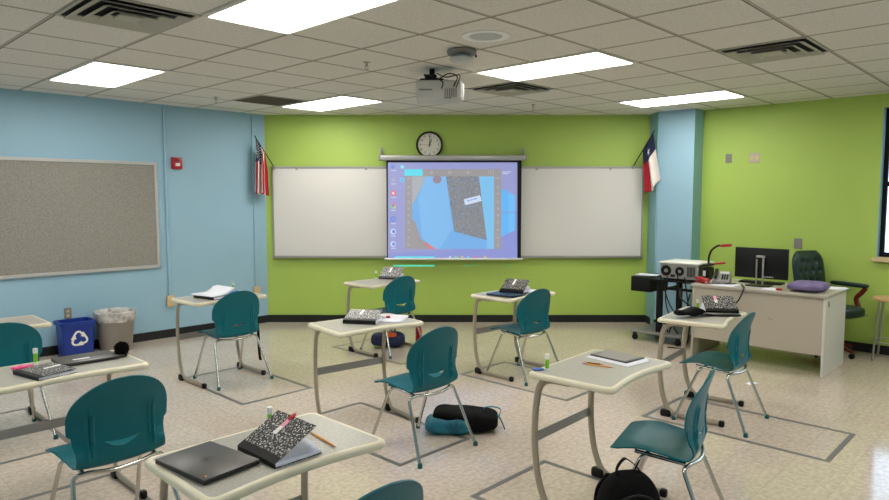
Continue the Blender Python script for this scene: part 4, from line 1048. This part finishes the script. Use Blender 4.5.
# phone
t = thing('desk_phone', 'grey desk phone tilted up beside the monitor', 'phone', G(7.03, 2.68, TZ), TH+math.radians(15))
bm = nb_(); prism(bm, [(-.09, 0), (.11, 0), (.11, .10), (.09, .11), (-.09, .025)], -.085, .085, mt=Matrix(((1,0,0,0),(0,0,1,0),(0,1,0,0),(0,0,0,1)))); obj('body', bm, 'grey_pl', t)
bm = nb_(); sweep(bm, cr_([(-.07, .06, .055), (-.05, .06, .075), (.04, .06, .12), (.09, .06, .13)]), circ(.018, 10, .012), (0, 1, 0)); obj('handset', bm, 'blackplastic', t)
bm = nb_()
for i in range(4):
    for j in range(3): box(bm, (-.05+i*.024, -.055+j*.024, .048+i*.0113), (.015, .015, .008), R('Y', -25))
obj('keypad', bm, 'blackplastic', t, False)
bm = nb_(); box(bm, (.06, -.02, .098), (.045, .09, .006), R('Y', -25)); obj('display', bm, 'speckle_grille', t, False)
# red stapler like things
for i, (a, b, lb) in enumerate(((6.83, 2.80, 'red stapler at the left end of the teacher desk'), (6.90, 2.835, 'red stapler next to the grey phone, right of the other stapler'))):
    t = thing('stapler', lb, 'stapler', G(a, b, TZ), TH+math.radians(60+30*i))
    bm = nb_(); box(bm, (0, 0, .005), (.15, .035, .01), None, .004, 1); obj('base', bm, 'red', t)
    bm = nb_(); superblob(bm, (0, 0, .038), (.078, .019, .017), .5, .6, 20, 10, rot=R('Y', -6)); obj('arm', bm, 'red', t)
    bm = nb_(); box(bm, (-.06, 0, .02), (.025, .028, .03), None, .004, 1); obj('hinge', bm, 'steel', t)
# AV cart
t = thing('media_cart', 'wheeled black and grey media cart beside the corner column', 'cart', G(7.38, 3.28, 0), TH)
bm = nb_(); box(bm, (-.02, .14, .105), (.66, .60, .022), None, .006, 1); obj('base_shelf', bm, 'grey_pl', t)
for sx in (-.31, .26):
    for sy in (-.12, .40):
        bm = nb_(); box(bm, (sx, sy, .082), (.03, .04, .025)); cyl(bm, (sx-.012, sy, .036), .036, .024, 20, rot=R('Y', 90), bev=.004); obj('caster', bm, 'blackplastic', t)
for sx, sy in ((-.24, .14), (.28, .14)):
    bm = nb_(); box(bm, (sx, sy, .41), (.035, .065, .60)); obj('post', bm, 'blackmetal', t, False)
bm = nb_(); box(bm, (.02, -.06, .718), (.60, .65, .02), None, .004, 1); obj('top_shelf', bm, 'blackmetal', t)
bm = nb_(); box(bm, (-.24, -.12, .63), (.025, .50, .03)); box(bm, (.02, .14, .60), (.5, .025, .03)); obj('brace', bm, 'blackmetal', t, False)
bm = nb_(); box(bm, (-.03, .37, .652), (.46, .25, .175), None, .008, 2); obj('side_box', bm, 'blackmetal', t)
paperpile('papers lying on the black side box of the media cart', 7.35, 3.67, .7405, 10, 3, .20, .25)
# computer tower lying down
t = thing('desktop_computer', 'grey computer lying flat on the media cart, rear fans facing out', 'computer', G(7.33, 3.205, .729), TH)
bm = nb_(); box(bm, (.02, 0, .10), (.40, .44, .165), None, .004, 1); obj('case', bm, 'steel', t)
bm = nb_(); box(bm, (.02, 0, .196), (.43, .47, .022), None, .008, 2); obj('top_cover', bm, 'white_pl', t)
for yy, r_ in ((.15, .055), (-.01, .045)):
    bm = nb_(); cyl(bm, (-.182, yy, .105), r_, .004, 28, rot=R('Y', 90)); ringprism(bm, circ(r_+.006, 28), circ(r_-.004, 28), 0, .006, mt=Matrix.Translation((-.188, yy, .105)) @ Matrix.Rotation(PI/2, 4, 'Y'))
    fn_ = obj('fan_grille', bm, 'blackplastic', t)
    bm = nb_(); cyl(bm, (-.186, yy, .105), r_*.4, .004, 20, rot=R('Y', 90)); obj('fan_hub', bm, 'steel', fn_)
bm = nb_()
for k in range(6): box(bm, (-.182, -.10-k*.016, .105), (.004, .009, .11))
obj('vent_slots', bm, 'laptop_dark', t, False); bm = nb_(); box(bm, (-.182, .07, .05), (.006, .05, .03)); obj('socket', bm, 'laptop_dark', t, False)
bm = nb_()
for sx in (-.14, .16):
    for sy in (-.18, .18): cyl(bm, (sx, sy, 0), .012, .018, 12)
obj('foot', bm, 'blackplastic', t)
# document camera
t = thing('document_camera', 'document camera with a black gooseneck and red head behind the desk', 'document camera', G(7.33, 2.925, .729), TH)
bm = nb_(); box(bm, (-.05, -.0, .012), (.22, .07, .024), None, .006, 2); box(bm, (-.05, 0, .09), (.16, .066, .14), None, .008, 1); obj('base', bm, 'blackplastic', t)
bm = nb_(); box(bm, (-.06, 0, .19), (.2, .07, .022), None, .006, 1); obj('top_plate', bm, 'blackplastic', t)
bm = nb_(); box(bm, (-.134, .012, .10), (.004, .03, .06)); obj('port_label', bm, 'label', t, False)
bm = nb_(); tube(bm, cr_([(-.05, -.0, .19), (-.05, -.0, .27), (-.06, -.03, .35), (-.08, -.10, .405), (-.10, -.155, .415)], 8), .011, 10); obj('gooseneck', bm, 'blackplastic', t)
bm = nb_(); superblob(bm, (-.105, -.205, .418), (.028, .062, .016), .5, .7, 20, 10, rot=R('X', -6)); obj('camera_head', bm, 'red', t, label='red camera head')
bm = nb_(); superblob(bm, (-.09, -.14, .218), (.025, .06, .012), .5, .7, 20, 10, rot=R('X', -8)); obj('lamp_arm', bm, 'red', t)
# cables
cabs = [[(7.065, 3.42, .70), (7.05, 3.40, .55), (7.06, 3.36, .35), (7.12, 3.30, .13)], [(7.065, 3.30, .78), (7.04, 3.30, .5), (7.05, 3.22, .25), (7.15, 3.2, .125)],
        [(7.065, 3.18, .80), (7.02, 3.14, .5), (7.03, 3.20, .3), (7.10, 3.28, .125)], [(7.065, 3.38, .78), (7.05, 3.25, .45), (7.05, 3.10, .35), (7.08, 3.04, .6)],
        [(7.065, 3.10, .78), (7.05, 3.04, .45), (7.04, 3.02, .2), (7.0, 3.05, .02), (6.9, 3.2, .008)]]
for i, cpts in enumerate(cabs):
    bm = nb_(); tube(bm, cr_([G(*q) for q in cpts], 8), .007, 7); tag(obj('cable', bm, 'blackplastic'), 'thin black cable hanging in the tangle below the computer on the cart', 'cable', 'black cables hanging from the media cart')
bm = nb_(); tube(bm, cr_([G(6.90, 2.43, .778), G(6.80, 2.38, .776), G(6.705, 2.34, .76), G(6.69, 2.40, .62), G(6.68, 2.55, .52), G(6.66, 2.75, .50), G(6.67, 2.95, .60), G(6.80, 3.03, .68)], 8), .007, 7)
tag(obj('cable', bm, 'blackplastic'), 'black cable drooping over the front edge of the teacher desk', 'cable')
bm = nb_(); tube(bm, cr_([G(6.95, 2.5, .777), G(6.86, 2.6, .775), G(6.82, 2.72, .775), G(6.80, 2.80, .775)], 8), .005, 7)
tag(obj('cable', bm, 'blackplastic'), 'black cable lying across the teacher desk between the monitor and phone', 'cable')

# executive chair : local +y = facing direction
t = thing('armchair', 'dark green tufted leather armchair behind the teacher desk', 'armchair', G(7.84, 1.86, 0), TH+math.radians(158))
bm = nb_(); superblob(bm, (0, .03, .47), (.25, .26, .065), .5, .45, 36, 14); obj('seat', bm, 'leather', t)
bm = nb_(); tube(bm, [( -.24, .27, .435), (.24, .27, .435)], .006, 8); obj('seat_trim', bm, 'steel', t)
bm = nb_()
# tufted back as grid
nx, nz = 36, 36
tuft = [(x_, z_) for r_i, z_ in enumerate((.66, .76, .86, .96)) for x_ in ((-.15, -.05, .05, .15) if r_i % 2 == 0 else (-.1, 0, .1))]
def backpt(i, j, side):
    q = -1+2*i/nx; r_ = j/nz; z = .50+.58*r_
    w_ = .252
    if r_ > .72: w_ *= math.sqrt(max(.06, 1-((r_-.72)/.30)**2.4*.75))
    x = w_*q; y = -.235-.10*r_ + .05*abs(q)**2.5
    th = .065*(1-abs(q)**6)*(1-max(0, (r_-.88)/.12)**2*.6)
    d = 0
    if side > 0:
        for tx, tz in tuft: d += .030*math.exp(-(((x-tx)**2+(z-tz)**2)/.022**2))
        y += th - d
    else: y -= th*.35
    return Vector((x, y, z))
F_ = [[bm.verts.new(backpt(i, j, 1)) for j in range(nz+1)] for i in range(nx+1)]; K_ = [[bm.verts.new(backpt(i, j, -1)) for j in range(nz+1)] for i in range(nx+1)]
for i in range(nx):
    for j in range(nz): bm.faces.new((F_[i][j], F_[i+1][j], F_[i+1][j+1], F_[i][j+1])); bm.faces.new((K_[i][j], K_[i][j+1], K_[i+1][j+1], K_[i+1][j]))
for j in range(nz):
    bm.faces.new((F_[0][j], F_[0][j+1], K_[0][j+1], K_[0][j])); bm.faces.new((F_[nx][j], K_[nx][j], K_[nx][j+1], F_[nx][j+1]))
for i in range(nx):
    bm.faces.new((F_[i][0], K_[i][0], K_[i+1][0], F_[i+1][0])); bm.faces.new((F_[i][nz], F_[i+1][nz], K_[i+1][nz], K_[i][nz]))
obj('backrest', bm, 'leather', t)
bm = nb_()
for tx, tz in tuft: superblob(bm, (tx, -.235-.10*(tz-.5)/.58+.042, tz), (.009, .006, .009), 1, 1, 10, 6)
obj('buttons', bm, 'leather', t)
for sx in (-1, 1):
    bm = nb_(); superblob(bm, (sx*.272, .03, .735), (.032, .21, .024), .5, .5, 20, 10); obj('armrest', bm, 'leather', t)
    bm = nb_(); sweep(bm, cr_([(sx*.272, .21, .715), (sx*.272, .17, .66), (sx*.27, .12, .60), (sx*.262, .14, .53), (sx*.25, .18, .47)]), circ(.017, 10, .026), (1, 0, 0)); obj('arm_support', bm, 'mahogany', t, label='curved red-brown wooden arm support')
bm = nb_(); cyl(bm, (0, 0, .12), .03, .29, 18); obj('gas_lift', bm, 'blackmetal', t)
for k in range(5):
    a_ = k*2*PI/5+.3; d = Vector((math.cos(a_), math.sin(a_), 0))
    bm = nb_(); sweep(bm, [d*.02+Vector((0, 0, .13)), d*.16+Vector((0, 0, .11)), d*.28+Vector((0, 0, .075))], [(.02, .018), (-.02, .018), (-.02, -.018), (.02, -.018)], d.cross(Vector((0, 0, 1))), 0, [1, .9, .7]); bl = obj('base_arm', bm, 'mahogany', t)
    bm = nb_(); cyl(bm, d*.28+Vector((0, 0, .028))-d.cross(Vector((0, 0, 1)))*.012, .028, .024, 16, rot=d.cross(Vector((0, 0, 1))).to_track_quat('Z', 'Y').to_matrix()); obj('caster', bm, 'blackplastic', bl)
# stool
t = thing('stool', 'round wooden stool with thin metal legs at the right edge', 'stool', G(7.93, 1.305, 0), TH)
bm = nb_(); cyl(bm, (0, 0, .62), .175, .028, 36, bev=.006); obj('seat', bm, 'wood', t)
for k in range(4):
    a_ = PI/4+k*PI/2; bm = nb_(); tube(bm, [(.13*math.cos(a_), .13*math.sin(a_), .62), (.185*math.cos(a_), .185*math.sin(a_), .0)], .011, 10); obj('leg', bm, 'steel', t)
bm = nb_(); tube(bm, [(.166*math.cos(2*PI*i/32), .166*math.sin(2*PI*i/32), .2) for i in range(32)], .006, 8, closed=True); obj('foot_ring', bm, 'steel', t)
# paper scrap on the floor
bm = nb_(); vs = [(0, 0, .002), (.07, .01, .014), (.10, .05, .004), (.04, .07, .016), (-.02, .04, .003)]
f = bm.faces.new([bm.verts.new(v) for v in vs]); o = tag(obj('paper_scrap', bm, 'paper', None, False), 'small crumpled scrap of paper on the floor in front of the teacher desk', 'paper', None, G(6.02, 2.02), 0)
md = o.modifiers.new('s', 'SOLIDIFY'); md.thickness = .001

# ------------------------------------------------------------------ camera, light
cam = bpy.data.cameras.new('camera'); co_ = bpy.data.objects.new('camera', cam); C.objects.link(co_)
cam.sensor_width = 36; cam.lens = 659/889*36; cam.clip_start = .05
co_.location = (0, 0, CAMH); co_.rotation_euler = (PI/2 - math.atan(52/659), 0, 0)
cam.shift_x = 0; cam.shift_y = 0
sc = bpy.context.scene; sc.camera = co_
w = bpy.data.worlds.new('sky'); sc.world = w; w.use_nodes = True
bg = w.node_tree.nodes['Background']; bg.inputs[0].default_value = (.55, .74, 1.0, 1); bg.inputs[1].default_value = 2.0
pl = bpy.data.lights.new('window_portal', 'AREA'); pl.shape = 'RECTANGLE'; pl.size = WB1-WB0; pl.size_y = WZ1-WZ0; pl.cycles.is_portal = True
po = bpy.data.objects.new('window_portal', pl); C.objects.link(po); po.location = G(A1+.22, (WB0+WB1)/2, (WZ0+WZ1)/2)
d = -E1; po.rotation_euler = d.to_track_quat('-Z', 'Y').to_euler()
sc.view_settings.view_transform = 'Standard'; sc.view_settings.look = 'None'; sc.view_settings.gamma = 1; sc.view_settings.use_curve_mapping = False
sc.view_settings.exposure = 0.95
cy = sc.cycles; cy.use_denoising = True; cy.max_bounces = 8; cy.diffuse_bounces = 5; cy.glossy_bounces = 4; cy.transmission_bounces = 6; cy.sample_clamp_indirect = 6; cy.caustics_reflective = False; cy.caustics_refractive = False
